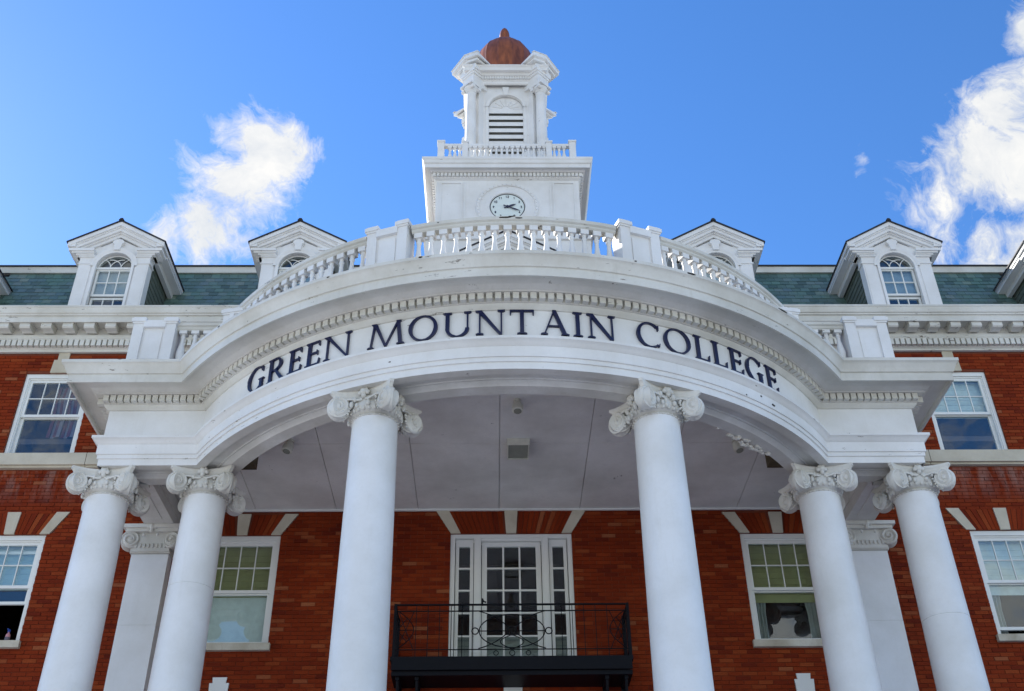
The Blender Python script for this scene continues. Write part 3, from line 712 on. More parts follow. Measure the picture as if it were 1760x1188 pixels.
# --- lettering
H_ = .345; ZB = 7.35
T, t_n = .135, .05
def glyph(ch, w):
    """list of polygons in a unit-height box of width w"""
    P = []
    def q(x0, y0, x1, y1, wd): P.append([(x0-wd/2, y0), (x0+wd/2, y0), (x1+wd/2, y1), (x1-wd/2, y1)])
    def bar(x0, x1, y, h): P.append([(x0, y-h/2), (x1, y-h/2), (x1, y+h/2), (x0, y+h/2)])
    def serif(x, y, up_, hw=.12):
        s = 1 if up_ else -1
        pts = [(x-hw, y), (x+hw, y), (x+hw, y+s*.03), (x+hw*.45, y+s*.06), (x-hw*.45, y+s*.06), (x-hw, y+s*.03)]
        P.append(pts if up_ else pts[::-1])
    def ring(cx, cy, rx, ry, a0, a1, n=22, th=T, tn=t_n):
        ang = [radians(a0+(a1-a0)*i/n) for i in range(n+1)]
        for i in range(n):
            c = []
            for a, f in ((ang[i], 1), (ang[i+1], 1)):
                wd = tn+(th-tn)*abs(cos(a))**1.3
                c.append(((cx+rx*cos(a), cy+ry*sin(a)), (cx+(rx-wd)*cos(a), cy+(ry-wd*.75)*sin(a))))
            P.append([c[0][0], c[1][0], c[1][1], c[0][1]])
    if ch == 'I': q(w/2, 0, w/2, 1, T); serif(w/2, 0, True, w/2); serif(w/2, 1, False, w/2)
    elif ch == 'L':
        q(.17, 0, .17, 1, T); serif(.17, 1, False, .16); bar(.02, w, .028, .055); P.append([(w-.05, .05), (w, .05), (w+.02, .26), (w-.015, .26)])
    elif ch == 'E':
        q(.17, 0, .17, 1, T); bar(.02, w-.02, .028, .055); bar(.02, w-.04, .972, .055); bar(.2, w-.12, .52, .05)
        P.append([(w-.06, .05), (w-.02, .05), (w+.01, .24), (w-.03, .24)]); P.append([(w-.07, .80), (w-.03, .80), (w-.04, .95), (w-.09, .95)]); P.append([(w-.14, .43), (w-.10, .43), (w-.10, .61), (w-.14, .61)])
    elif ch == 'T': q(w/2, 0, w/2, 1, T); serif(w/2, 0, True, .17); bar(.0, w, .968, .06); P.append([(0, .82), (.035, .80), (.06, .94), (.0, .94)]); P.append([(w-.035, .80), (w, .82), (w, .94), (w-.06, .94)])
    elif ch == 'N': q(.14, 0, .14, 1, .055); q(w-.13, 0, w-.13, 1, .055); P.append([(w-.19, -.02), (w-.10, -.02), (.21, 1), (.04, 1)]); serif(.14, 0, True, .13); serif(.11, 1, False, .12); serif(w-.13, 1, False, .13)
    elif ch == 'M':
        P.append([(.09, 0), (.14, 0), (.27, 1), (.20, 1)]); P.append([(w*.5-.045, 0), (w*.5+.045, 0), (.33, 1), (.19, 1)]); P.append([(w*.5-.03, 0), (w*.5+.02, 0), (w-.22, 1), (w-.28, 1)]); P.append([(w-.20, 0), (w-.06, 0), (w-.19, 1), (w-.31, 1)])
        serif(.12, 0, True, .12); serif(w-.13, 0, True, .14); serif(.21, 1, False, .08); serif(w-.22, 1, False, .08)
    elif ch == 'A':
        P.append([(.10, 0), (.15, 0), (w*.5+.02, 1.02), (w*.5-.04, 1.02)]); P.append([(w-.22, 0), (w-.07, 0), (w*.5+.05, 1.02), (w*.5-.08, 1.02)]); bar(w*.27, w*.68, .36, .05); serif(.12, 0, True, .12); serif(w-.14, 0, True, .14)
    elif ch == 'U': q(.15, .3, .15, 1, T); q(w-.14, .3, w-.14, 1, .055); serif(.15, 1, False, .15); serif(w-.14, 1, False, .13); ring(w/2+.0, .32, w/2-.08, .34, 180, 360)
    elif ch == 'O': ring(w/2, .5, w/2-.01, .52, 0, 360, 36)
    elif ch == 'C': ring(w*.56, .5, w*.55, .52, 50, 310, 30); P.append([(w*.90, .74), (w*.94, .74), (w*.95, .96), (w*.88, .93)]); P.append([(w*.88, .09), (w*.93, .05), (w*.96, .18), (w*.94, .20)])
    elif ch == 'G': ring(w*.53, .5, w*.52, .52, 52, 322, 30); q(w-.15, .0+.04, w-.15, .40, T); serif(w-.15, .44, False, .14); P.append([(w*.84, .76), (w*.88, .76), (w*.89, .96), (w*.82, .93)])
    elif ch == 'R':
        q(.15, 0, .15, 1, T); serif(.15, 0, True, .15); bar(.02, w*.45, .972, .055); bar(.2, w*.45, .485, .05); ring(w*.45, .73, w*.42, .268, -90, 90, 14)
        P.append([(w-.13, 0), (w+.03, 0), (w*.56, .50), (w*.40, .50)]); serif(w-.02, 0, True, .08)
    return P
LET = [('G', -3.722, -3.40), ('R', -3.335, -3.053), ('E', -2.98, -2.762), ('E', -2.70, -2.479), ('N', -2.418, -2.035), ('M', -1.807, -1.338), ('O', -1.291, -0.927), ('U', -0.864, -0.524), ('N', -0.476, -0.128), ('T', -0.073, 0.214), ('A', 0.289, 0.627), ('I', 0.676, 0.790), ('N', 0.848, 1.2), ('C', 1.462, 1.778), ('O', 1.821, 2.203), ('L', 2.254, 2.468), ('L', 2.528, 2.745), ('E', 2.80, 3.025), ('G', 3.082, 3.40), ('E', 3.465, 3.695)]
sign = thing('name_lettering', 'dark blue serif letters reading GREEN MOUNTAIN COLLEGE along the curved frieze', 'sign', (0, YC, 0))
for ch, s0, s1 in LET:
    w = (s1-s0)/H_; mb = MB()
    for k, poly in enumerate(glyph(ch, w)):
        e = .0007*(k % 7); fr_, bk = RR+.030+e, RR-.01
        n = len(poly); ar = sum(poly[i][0]*poly[(i+1) % n][1]-poly[(i+1) % n][0]*poly[i][1] for i in range(n))
        if ar < 0: poly = poly[::-1]
        vs = []
        for rad in (fr_, bk):
            for x, y in poly:
                t2 = (s0+x*H_)/4.98; vs.append((rad*sin(t2), -rad*cos(t2), ZB+y*H_))
        mb.add(vs, [tuple(range(n)), tuple(range(n, 2*n))[::-1]]+[(i, i+n, (i+1) % n+n, (i+1) % n) for i in range(n)])
    put('letter', mb, 'navy', sign, label='letter '+ch)

# ------------------------------------------------------------------ columns
def disc_relief(mb, c, nvec, rad, thick, turns=2.4, hand=1, nr=20, nt=44):
    """a scroll: spiral ridge on a round face, with its thickness behind"""
    nvec = Vector(nvec).normalized(); X = Vector((-nvec.y, nvec.x, 0)).normalized(); Zv = Vector((0, 0, 1)); c = Vector(c)
    rings = []
    for j in range(nt+1):
        th = 2*pi*j/nt; r_ = []
        for i in range(nr+1):
            q = i/nr; rr = rad*q
            ph = turns*(q**.8)*2*pi-hand*th
            hgt = .030*(.5+.5*cos(ph))**.8*min(1, (1-q)*7)+.010*(1-q) if q > .15 else .036
            r_.append(tuple(c+X*rr*cos(th)+Zv*rr*sin(th)+nvec*hgt))
        k = .93
        r_.append(tuple(c+(X*cos(th)+Zv*sin(th))*rad+nvec*(-.012)))
        r_.append(tuple(c+(X*cos(th)+Zv*sin(th))*rad*k-nvec*thick*.5))
        r_.append(tuple(c+(X*cos(th)+Zv*sin(th))*rad*.97-nvec*thick))
        r_.append(tuple(c-nvec*thick))
        rings.append(r_)
    mb.sweep(rings)
def blob(mb, c, r, n=8, sq=(1, 1, 1)):
    prof = [(r*sin(pi*i/5), -r*cos(pi*i/5)) for i in range(6)]
    m_ = MB().lathe([(max(a, .001), b_) for a, b_ in prof], n)
    m_.v = [(c[0]+x*sq[0], c[1]+y*sq[1], c[2]+z*sq[2]) for x, y, z in m_.v]; mb.add(m_.v, m_.f)
def capital_meshes(leafy):
    out = []
    for k in range(4):
        for (px, py, nx, ny, hd) in ((-.312, -.392, .45, -1, 1), (.312, -.392, -.45, -1, -1)):
            ca, sa = cos(k*pi/2), sin(k*pi/2)
            sc = MB(); disc_relief(sc, (px*ca-py*sa, px*sa+py*ca, -.215), (nx*ca-ny*sa, nx*sa+ny*ca, 0), .138, .12, hand=hd); out.append(('scroll', sc.mesh('scroll', M['carved'], 50)))
    ab = MB()
    pl = []
    h = .44
    for k in range(4):
        ca, sa = cos(k*pi/2), sin(k*pi/2)
        for i in range(10):
            u = -1+2*i/9; x = u*(h-.035); y = -h+.13*(1-u*u)**.9*1.0
            pl.append((x*ca-y*sa, x*sa+y*ca))
    def ringz(f, z): return [(x*f, y*f, z) for x, y in pl]
    rg = [ringz(.90, -.10), ringz(.93, -.085), ringz(.94, -.06), ringz(.985, -.04), ringz(1, -.035), ringz(1, -.002)]
    ab.sweep([list(r) for r in zip(*rg)]+[[r[0] for r in rg]])
    ab.add(rg[0], [tuple(range(len(pl)))[::-1]]); ab.add(rg[-1], [tuple(range(len(pl)))])
    ec = MB().lathe([(.262, -.345), (.285, -.34), (.293, -.328), (.285, -.316), (.268, -.312), (.268, -.30), (.30, -.285), (.335, -.25), (.345, -.20), (.33, -.17), (.33, -.10)], 32)
    for i in range(28):
        a_ = 2*pi*i/28; blob(ec, (.325*cos(a_), .325*sin(a_), -.25), .026, 6, (1, 1, 1.4)); blob(ec, (.292*cos(a_), .292*sin(a_), -.328), .013, 6)
    orn = MB()
    rnd = random.Random(3)
    for k in range(4):
        ca, sa = cos(k*pi/2), sin(k*pi/2)
        def pt(x, y, z): return (x*ca-y*sa, x*sa+y*ca, z)
        for (x, z, r) in ((0, -.05, .05), (-.05, -.06, .032), (.05, -.06, .032), (0, -.10, .035), (-.03, -.02, .025), (.03, -.02, .025)): blob(orn, pt(x, -.345, z), r)
        for i in range(15 if leafy else 7):
            x = rnd.uniform(-.17, .17); blob(orn, pt(x, -.325-rnd.uniform(0, .03), rnd.uniform(-.28, -.11)), rnd.uniform(.016, .034), 6, (1, 1, rnd.uniform(.8, 1.6)))
        for s in (-1, 1):
            orn.tube([pt(s*(.02+.045*i), -.33-.008*i, -.135-.012*sin(i*1.3)) for i in range(6)], .017, 6)
            for i in range(4): blob(orn, pt(s*(.17+.012*i), -.335, -.20-.035*i), .016, 6)
    return out+[('abacus', ab.mesh('abacus', M['carved'], 40)), ('echinus', ec.mesh('echinus', M['carved'], 50)), ('ornament', orn.mesh('ornament', M['carved'], 60))]
CP = {False: capital_meshes(False), True: capital_meshes(True)}
def shaft_mesh(seams):
    zt = -.34; zb = -7.48; n = 26; p = [(.40, zb), (.40, zb+.12), (.38, zb+.14), (.36, zb+.2), (.325, zb+.26), (.315, zb+.3)]
    L_ = zt-(zb+.3)
    for i in range(1, n+1):
        u = i/n; r = .315 if u < .25 else .315-.050*((u-.25)/.75)**1.35
        p.append((r, zb+.3+L_*u))
    q = []
    for a_, b_ in zip(p, p[1:]):
        q.append(a_)
        for sm_ in seams:
            if a_[1] < sm_ <= b_[1]:
                r = a_[0]+(b_[0]-a_[0])*(sm_-a_[1])/(b_[1]-a_[1]); q += [(r, sm_-.006), (r-.006, sm_-.003), (r-.006, sm_+.001), (r, sm_+.004)]
    q.append(p[-1]); q += [(.262, zt+.003)]
    return MB().lathe(q, 56).mesh('shaft', M['column'], 35)
aF = asin(1.642/4.517)
COLS = [(-5.29, -2.20, 0, False, [], 'outermost white column at the left end of the portico'), (-4.017, -2.20, 0, False, [-1.55, -3.05], 'second white column from the left, below the letter G of GREEN'),
        (-1.642, YC-4.517*cos(aF), -aF, True, [], 'white column left of the balcony at the front of the curve'), (1.642, YC-4.517*cos(aF), aF, True, [], 'white column right of the balcony with the leafy capital'),
        (4.017, -2.20, 0, False, [], 'second white column from the right, beside the olive-blind window'), (5.29, -2.20, 0, False, [-2.0, -3.0], 'outermost white column at the right end of the portico')]
for i, (x, y, rz, lf, sm_, lb) in enumerate(COLS):
    c = thing('column', lb, 'column', (x, y, ZS), 'ionic columns of the portico', rz)
    link('shaft', shaft_mesh(sm_), c)
    cp = link('capital', None, c); cp.scale = (.93, .93, 1)
    for nm, me in CP[i == 3]: link(nm, me, cp)
for s in (-1, 1):
    c = thing('pilaster', 'flat white pilaster on the brick wall behind the two '+('left' if s < 0 else 'right')+' end columns', 'pilaster', (s*5.28, 0, 0), 'wall pilasters behind the end columns')
    sh = MB().box(-.27, .27, -.20, -.004, 5.66, 6.73).box(-.27, .27, -.20, -.004, 3.0, 5.654).box(-.27, .27, -.20, -.004, -.6, 2.994).box(-.262, .262, -.195, -.004, -.6, 6.73)
    put('shaft', sh, 'column', c)
    cp = link('capital', None, c)
    for (px, nx, hd) in ((-.30, .28, 1), (.30, -.28, -1)):
        q = MB(); disc_relief(q, (px, -.28, 6.93), (nx, -1, 0), .135, .16, hand=hd); put('scroll', q, 'carved', cp, smooth=50)
    q = MB().box(-.42, .42, -.36, -.004, 7.09, 7.145).box(-.38, .38, -.32, -.004, 7.04, 7.09).box(-.28, .28, -.25, -.004, 6.75, 7.04).box(-.29, .29, -.23, -.004, 6.735, 6.765)
    for i in range(8): blob(q, (-.21+.06*i, -.25, 6.84), .028, 6, (1, 1, 1.4))
    for xx, zz, rr in ((0, 7.11, .05), (-.05, 7.10, .03), (.05, 7.10, .03), (0, 7.05, .035), (-.1, 6.98, .025), (.1, 6.98, .025)): blob(q, (xx, -.33, zz), rr)
    put('abacus', q, 'carved', cp)

# ------------------------------------------------------------------ portico balustrade
bal = thing('portico_balustrade', 'white baluster railing with pedestal posts round the edge of the portico roof', 'balustrade')
ZD = 8.19; RB = 4.74
def balu(h):
    k = h/.66
    p = [(.048, 0), (.048, .03), (.030, .045), (.028, .07), (.040, .10), (.055, .17), (.060, .23), (.052, .31), (.036, .40), (.027, .47), (.026, .53), (.036, .545), (.036, .56), (.026, .57), (.030, .60)]
    m_ = MB().lathe([(r, z*k) for r, z in p], 12); m_.box(-.052, .052, -.052, .052, .60*k, .66*k); m_.box(-.055, .055, -.055, .055, -.001, .03*k)
    return m_.mesh('baluster', M['white'], 40)
ZR0, ZR1 = 9.14, 9.26; ZP = 8.33
bmesh_ = balu(ZR0-ZP); blow = balu(8.915-ZP)
def arc_sweep(prof, a0, a1, n=24):
    return MB().sweep([[((RB+o)*sin(a0+(a1-a0)*i/n), YC-(RB+o)*cos(a0+(a1-a0)*i/n), z) for o, z in prof] for i in range(n+1)], True)
RAIL0 = [(-.07, ZR0+.02), (-.05, ZR0), (.05, ZR0), (.07, ZR0+.02), (.07, ZR0+.045), (.095, ZR0+.06), (.10, ZR1-.015), (.08, ZR1), (-.08, ZR1), (-.10, ZR1-.015), (-.095, ZR0+.06), (-.07, ZR0+.045)]
RAIL = RAIL0; RAILE = [(o, z-.23) for o, z in RAIL0]
PLN = [(-.09, ZD), (.09, ZD), (.09, ZP-.02), (.07, ZP), (-.07, ZP), (-.09, ZP-.02)]
aE = asin(3.75/RB); a1 = asin(1.28/RB); a2 = asin(1.86/RB)
for s0, s1 in ((-aE, -a2), (-a1, a1), (a2, aE)):
    put('handrail', arc_sweep(RAIL, s0, s1), 'old_white', bal, smooth=30); put('base_rail', arc_sweep(PLN, s0, s1), 'old_white', bal, smooth=30)
    n = round(abs(s1-s0)*RB/.166)
    for i in range(n):
        t_ = s0+(s1-s0)*(i+.5)/n; link('baluster', bmesh_, bal, (RB*sin(t_), YC-RB*cos(t_), ZP), t_)
def pedestal(cx, cy, rz, w, d, inset=.14, low=0):
    m_ = MB(); h = w/2; ZT_ = 9.23-low; ZQ = ZR1-.02-low*.9
    m_.box(-h, h, -d/2+.03, d/2-.03, ZD, ZQ-.02)
    for s in (-1, 1):
        xa, xb = sorted((s*h, s*(h-inset)))
        m_.box(xa-.001, xb+.001, -d/2, d/2, ZD, ZT_); m_.box(xa-.015, xb+.015, -d/2-.015, d/2+.015, ZT_, ZT_+.025); m_.box(xa-.03, xb+.03, -d/2-.03, d/2+.03, ZT_+.025, ZT_+.08); m_.box(xa-.012, xb+.012, -d/2-.012, d/2+.012, ZT_+.08, ZT_+.105)
        m_.box(xa-.012, xb+.012, -d/2-.012, d/2+.012, ZD, ZD+.12)
    m_.box(-h+inset, h-inset, -d/2-.02, d/2+.02, ZQ-.10, ZQ+.01); m_.box(-h+inset+.03, h-inset-.03, -d/2+.018, -d/2+.03, ZD+.2, ZQ-.16)
    put('post', m_, 'white', bal, (cx, cy, 0), rz)
for s in (-1, 1):
    am = (a1+a2)/2; pedestal(s*RB*sin(am), YC-RB*cos(am), s*am, .55, .25, .13)
    pedestal(s*4.93, -2.70, 0, .58, .28, low=.265)
    pedestal(s*3.86, -2.74, s*.2, .26, .24, .10, low=.12)
    r_ = [[(x, -2.70-o, z) for o, z in RAILE] for x in (s*4.64, s*3.98)]
    if s < 0: pass
    put('handrail', MB().sweep(r_, True), 'old_white', bal); put('base_rail', MB().sweep([[(x, -2.70-o, z) for o, z in PLN] for x in (s*4.64, s*3.98)], True), 'old_white', bal)
    for i in range(4): link('baluster', blow, bal, (s*(4.06+.165*i), -2.70, ZP))
    put('handrail', MB().box(*sorted((s*5.02, s*5.18)), -2.56, -.15, 8.915, 9.03), 'old_white', bal); put('base_rail', MB().box(*sorted((s*5.02, s*5.18)), -2.56, -.15, ZD, ZP), 'old_white', bal)
    for i in range(13): link('baluster', blow, bal, (s*5.10, -2.42+.172*i, ZP))

# rotted spots: bare dark wood where the boards have broken away
def rot(parent, rad, ang, z, w, h, seed):
    rn = random.Random(seed); n = 10; pts = []
    for i in range(n):
        t_ = 2*pi*i/n; k = rn.uniform(.55, 1.1); pts.append((w/2*k*cos(t_), h/2*k*sin(t_)))
    vs = [((rad+d)*sin(ang+x/rad), YC-(rad+d)*cos(ang+x/rad), z+y) for d in (.004, -.03) for x, y in pts]
    put('rotted_patch', MB().add(vs, [tuple(range(n)), tuple(range(n, 2*n))[::-1]]+[(i, i+n, (i+1) % n+n, (i+1) % n) for i in range(n)]), 'rot', parent)
for i, (a_, z, w, h) in enumerate(((-.025, 9.225, .17, .028), (-.005, 9.24, .12, .022), (.012, 9.215, .09, .022), (-.20, 9.22, .03, .015))): rot(bal, RB+.098, a_, z, w, h, i)
for i, (a_, z, w, h) in enumerate(((.395, 8.142, .13, .035), (.66, 8.142, .20, .03), (.26, 8.145, .04, .02), (-.205, 8.145, .07, .028), (-.42, 8.14, .05, .018), (.82, 8.143, .05, .02), (-.75, 8.142, .06, .02))): rot(pc, RR+.5545, a_, z, w, h, 10+i)
for i, (a_, z, w, h) in enumerate(((.70, 7.09, .09, .035), (.655, 7.13, .04, .03), (.60, 7.05, .03, .02), (-.3, 7.10, .03, .015))): rot(arch, RR+.036, a_, z, w, h, 30+i)
rn = random.Random(5); q = MB()
for i in range(34):
    u = rn.gauss(0, .33); t_ = .735+u*.12; rr = 4.372+rn.uniform(-.05, .03); blob(q, (rr*sin(t_), YC-rr*cos(t_), 6.875-rn.uniform(0, .05)*(1-min(1, abs(u)))), rn.uniform(.010, .032), 6, (1.3, 1, .8))
q_ = put('flaking_plaster', q, 'carved', arch); q_['kind'] = 'stuff'

# ------------------------------------------------------------------ iron balcony
ba = thing('iron_balcony', 'black iron balcony with scrolled railing in front of the glazed door', 'balcony')
pf = MB().box(-1.66, 1.62, -.60, -.02, 4.99, 5.04).box(-1.64, 1.60, -.60, -.57, 4.86, 4.99).box(-1.64, 1.60, -.55, -.02, 4.80, 4.862)
put('platform', pf, 'iron', ba)
for x in (-1.56, -1.30, 1.26, 1.52):
    q = MB().box(x-.025, x+.025, -.04, -.003, 4.0, 4.80); q.tube([(x, -.02, 4.25), (x, -.15, 4.30), (x, -.35, 4.50), (x, -.48, 4.80)], .022, 6); q.box(x-.025, x+.025, -.5, -.04, 4.755, 4.80)
    q.tube([(x, -.16+.07*cos(i*.6), 4.62+.07*sin(i*.6)) for i in range(9)], .010, 5)
    put('bracket', q, 'iron', ba)
XA, XB, YF, ZB0, ZB1, ZB2 = -1.62, 1.59, -.58, 5.145, 5.69, 5.785
q = MB()
q.box(XA, XB, YF-.014, YF+.014, ZB2-.02, ZB2); q.box(XA, XB, YF-.009, YF+.009, ZB1-.012, ZB1); q.box(XA, XB, YF-.009, YF+.009, ZB0-.01, ZB0)
for x in (XA, XB):
    q.box(x-.013, x+.013, YF, -.01, ZB2-.021, ZB2-.001); q.box(x-.008, x+.008, YF, -.01, ZB1-.011, ZB1-.001); q.box(x-.008, x+.008, YF, -.01, ZB0-.009, ZB0-.001)
put('rail', q, 'iron', ba)
for x in (XA, XB):
    put('post', B(x-.02, x+.02, YF-.02, YF+.02, 5.04, ZB2+.002), 'iron', ba); put('post', B(x-.02, x+.02, -.045, -.008, 5.04, ZB2+.002), 'iron', ba)
pk = MB().box(-.005, .005, -.005, .005, 5.04, ZB2-.02).mesh('picket', M['iron'])
for x in (XA+.29, XA+.45, XA+.61, XA+.77, XA+.92, XA+1.06, XB-1.06, XB-.92, XB-.77, XB-.61, XB-.45, XB-.29): link('picket', pk, ba, (x, YF, 0))
for x in (XA, XB):
    for i in range(4): link('picket', pk, ba, (x, YF+.1+.12*i, 0))
def ell(cx, cz, rx, rz, a0, a1, n=24): return [(cx+rx*cos(a0+(a1-a0)*i/n), YF, cz+rz*sin(a0+(a1-a0)*i/n)) for i in range(n+1)]
q = MB(); cxx = (XA+XB)/2; czz = (ZB0+ZB1)/2
q.tube(ell(cxx, czz-.02, .45, .235, 0, 2*pi, 36), .008, 6)
for s in (-1, 1):
    q.tube(ell(cxx+s*.505, czz-.02, .045, .045, 0, 2*pi, 16), .008, 6); q.tube([(cxx+s*.45, YF, czz-.02), (cxx+s*.08, YF, czz-.02)], .007, 6)
    for t_ in (-1, 1):
        q.tube([(cxx+s*(.46-.44*u), YF, czz+t_*(.265-.25*u**1.0)+t_*.04*sin(pi*u)) for u in [i/10 for i in range(11)]], .007, 6)
    q.tube([(cxx+s*.16*sin(pi*u), YF, ZB0+.0+.20*u) for u in [i/12 for i in range(13)]], .007, 6)
    put('scroll_ring', MB().tube(ell(cxx+s*.22, 5.09, .032, .032, 0, 2*pi, 12), .006, 5), 'iron', ba)
put('scroll_ring', MB().tube(ell(cxx, 5.09, .036, .036, 0, 2*pi, 12), .006, 5), 'iron', ba); q.tube(ell(cxx, czz-.02, .06, .06, 0, 2*pi, 16), .008, 6)
put('scrollwork', q, 'iron', ba, smooth=60)
for xo, s in ((XA+.04, 1), (XB-.04, -1)):
    q = MB()
    q.tube([(xo+s*.22*sin(pi*u), YF, ZB0+(ZB1-ZB0)*u) for u in [i/18 for i in range(19)]], .007, 6)
    for k in (.2, .5, .8): q.tube([(xo, YF, czz), (xo+s*.21*sin(pi*k), YF, ZB0+(ZB1-ZB0)*k)], .006, 5)
    q.tube([(xo, YF, ZB0), (xo+s*.22, YF, ZB1)], .006, 5); q.tube([(xo, YF, ZB1), (xo+s*.22, YF, ZB0)], .006, 5)
    put('scrollwork', q, 'iron', ba, smooth=60)
put('hook', MB().tube([(-.42, YF, 5.76), (-.42, YF-.01, 5.86), (-.40, YF, 5.82), (-.37, YF, 5.81)], .012, 6), 'iron', ba)

# ------------------------------------------------------------------ lamps under the ceiling
lm = thing('box_ceiling_lamp', 'cream box-shaped lamp fixed to the middle of the portico ceiling', 'ceiling lamp', (.075, -1.93, 7.528))
put('housing', MB().box(-.155, .155, -.21, .21, -.05, 0).box(-.15, .15, -.21, -.195, -.10, -.05).box(-.15, .15, .195, .21, -.10, -.05).box(-.15, -.135, -.195, .195, -.10, -.05).box(.135, .15, -.195, .195, -.10, -.05), 'fixture', lm)
put('lens', B(-.135, .135, -.195, .195, -.085, -.075), 'lens', lm)
for x, y, lb, ty in ((.045, -3.12, 'small round spotlight under the middle of the portico arch', 0), (-3.02, -2.10, 'small round spotlight on the portico ceiling at left, between the columns', .2), (3.05, -2.08, 'small round spotlight on the portico ceiling at right, by the peeling beam', -.2)):
    lm = thing('spotlight', lb, 'spotlight', (x, y, 7.528), 'round spotlights under the portico ceiling')
    put('mount', MB().lathe([(.045, -.03), (.045, 0)], 14).tube([(0, 0, -.02), (0, 0, -.08)], .014, 8), 'fixture', lm, smooth=40)
    sh = put('shade', MB().lathe([(.062, -.20), (.072, -.195), (.075, -.12), (.055, -.06), (.02, -.05)], 18), 'fixture', lm, smooth=40); sh.rotation_euler = (-.2, ty, 0)
    l2 = put('bulb', MB().lathe([(.03, -.212), (.052, -.203), (.05, -.198)], 14), 'lens', lm, smooth=40); l2.rotation_euler = (-.2, ty, 0)

# ------------------------------------------------------------------ clock tower
tw = thing('clock_tower', 'white wooden clock tower with louvred belfry and copper dome above the roof', 'tower', (.085, 5.7, 0))
def sqm(prof, y0=None):
    """square tower moulding: prof (half width, z)"""
    return MB().sweep([[(sx*h, sy*h, z) for h, z in prof] for sx, sy in ((-1, -1), (1, -1), (1, 1), (-1, 1), (-1, -1))])
put('tower_base', sqm([(1.88, 13.6), (1.88, 16.2), (1.93, 16.22), (1.93, 16.32), (1.85, 16.36), (1.85, 16.48), (1.78, 16.52), (1.70, 16.6)]), 'white', tw)
body = sqm([(1.70, 16.6), (1.70, 18.28)])
for s in (-1, 1):
    xa, xb = sorted((s*1.60, s*1.08)); 
    for b4 in ((xa, xb, 18.14, 18.17), (xa, xb, 16.8, 16.83)): body.box(b4[0], b4[1], -1.722, -1.70, b4[2], b4[3])
    body.box(xa, xa+.03, -1.722, -1.70, 16.83, 18.14); body.box(xb-.03, xb, -1.722, -1.70, 16.83, 18.14)
    body.box(*sorted((s*1.0, s*1.03)), -1.72, -1.70, 16.62, 18.2)
put('clock_stage', body, 'white', tw)
tc_ = link('cornice', None, tw)
put('cornice_moulding', sqm([(1.70, 18.24), (1.73, 18.26), (1.76, 18.28), (1.76, 18.40), (1.83, 18.41), (1.86, 18.45), (1.95, 18.46), (1.95, 18.42), (1.97, 18.42), (1.97, 18.53), (2.0, 18.55), (2.02, 18.62), (2.04, 18.65), (2.04, 18.71), (0.1, 18.74)]), 'white', tc_)
td = MB().box(-.032, .032, -1.815, -1.755, 18.30, 18.395).mesh('dentil', M['white'])
for i in range(-19, 20): link('dentil', td, tc_, (i*.092, 0, 0))
for i in range(-19, 20, 1): 
    link('dentil', td, tc_, (0, i*.092, 0), pi/2); link('dentil', td, tc_, (0, i*.092, 0), -pi/2)
# clock
ck = link('clock', None, tw, (-.01, -1.70, 17.38))
def cyl_y(mb, cx, cz, r, y0, y1, n=40): return mb.prism([(cx+r*cos(2*pi*i/n), cz+r*sin(2*pi*i/n)) for i in range(n)], y0, y1)
def ring_y(prof, a0=0, a1=2*pi, n=48, cz=0): return MB().sweep([[(r*cos(a0+(a1-a0)*i/n), y, cz+r*sin(a0+(a1-a0)*i/n)) for r, y in prof] for i in range(n+1)])
put('clock_surround', ring_y([(.41, -.012), (.43, -.05), (.46, -.05), (.50, -.03), (.55, -.02), (.66, -.02), (.67, -.05), (.72, -.055), (.74, -.03), (.75, .0)]), 'white', ck, smooth=50)
bd = MB()
for i in range(40): a_ = 2*pi*i/40; blob(bd, (.695*cos(a_), -.055, .695*sin(a_)), .02, 6)
put('bead_ring', bd, 'white', ck)
put('clock_face', cyl_y(MB(), 0, 0, .42, -.015, -.002, 48), 'clockface', ck)
put('clock_rim', ring_y([(.395, -.016), (.395, -.022), (.41, -.024), (.418, -.014)]), 'roof_black', ck, smooth=50)
SEG = {'0': [(0, 0, 1, 0), (1, 0, 1, 2), (1, 2, 0, 2), (0, 2, 0, 0)], '1': [(.5, 0, .5, 2), (.2, 1.6, .5, 2)], '2': [(0, 1.6, .2, 2), (.2, 2, .8, 2), (.8, 2, 1, 1.5), (1, 1.5, 0, 0), (0, 0, 1, 0)], '3': [(0, 2, 1, 2), (1, 2, .5, 1.2), (.5, 1.2, 1, .7), (1, .7, .8, 0), (.8, 0, 0, .1)],
       '4': [(.8, 0, .8, 2), (.8, 2, 0, .6), (0, .6, 1.1, .6)], '5': [(1, 2, 0, 2), (0, 2, 0, 1.1), (0, 1.1, .8, 1.2), (.8, 1.2, 1, .6), (1, .6, .6, 0), (.6, 0, 0, .1)], '6': [(.9, 2, .1, 1), (.1, 1, 0, .4), (0, .4, .5, 0), (.5, 0, 1, .4), (1, .4, .6, 1.1), (.6, 1.1, .1, .9)],
       '7': [(0, 2, 1, 2), (1, 2, .3, 0)], '8': [(.5, 1.1, 0, 1.6), (0, 1.6, .5, 2), (.5, 2, 1, 1.6), (1, 1.6, .5, 1.1), (.5, 1.1, 0, .5), (0, .5, .5, 0), (.5, 0, 1, .5), (1, .5, .5, 1.1)], '9': [(.1, 0, .9, 1), (.9, 1, 1, 1.6), (1, 1.6, .5, 2), (.5, 2, 0, 1.6), (0, 1.6, .4, .9), (.4, .9, .9, 1.1)]}
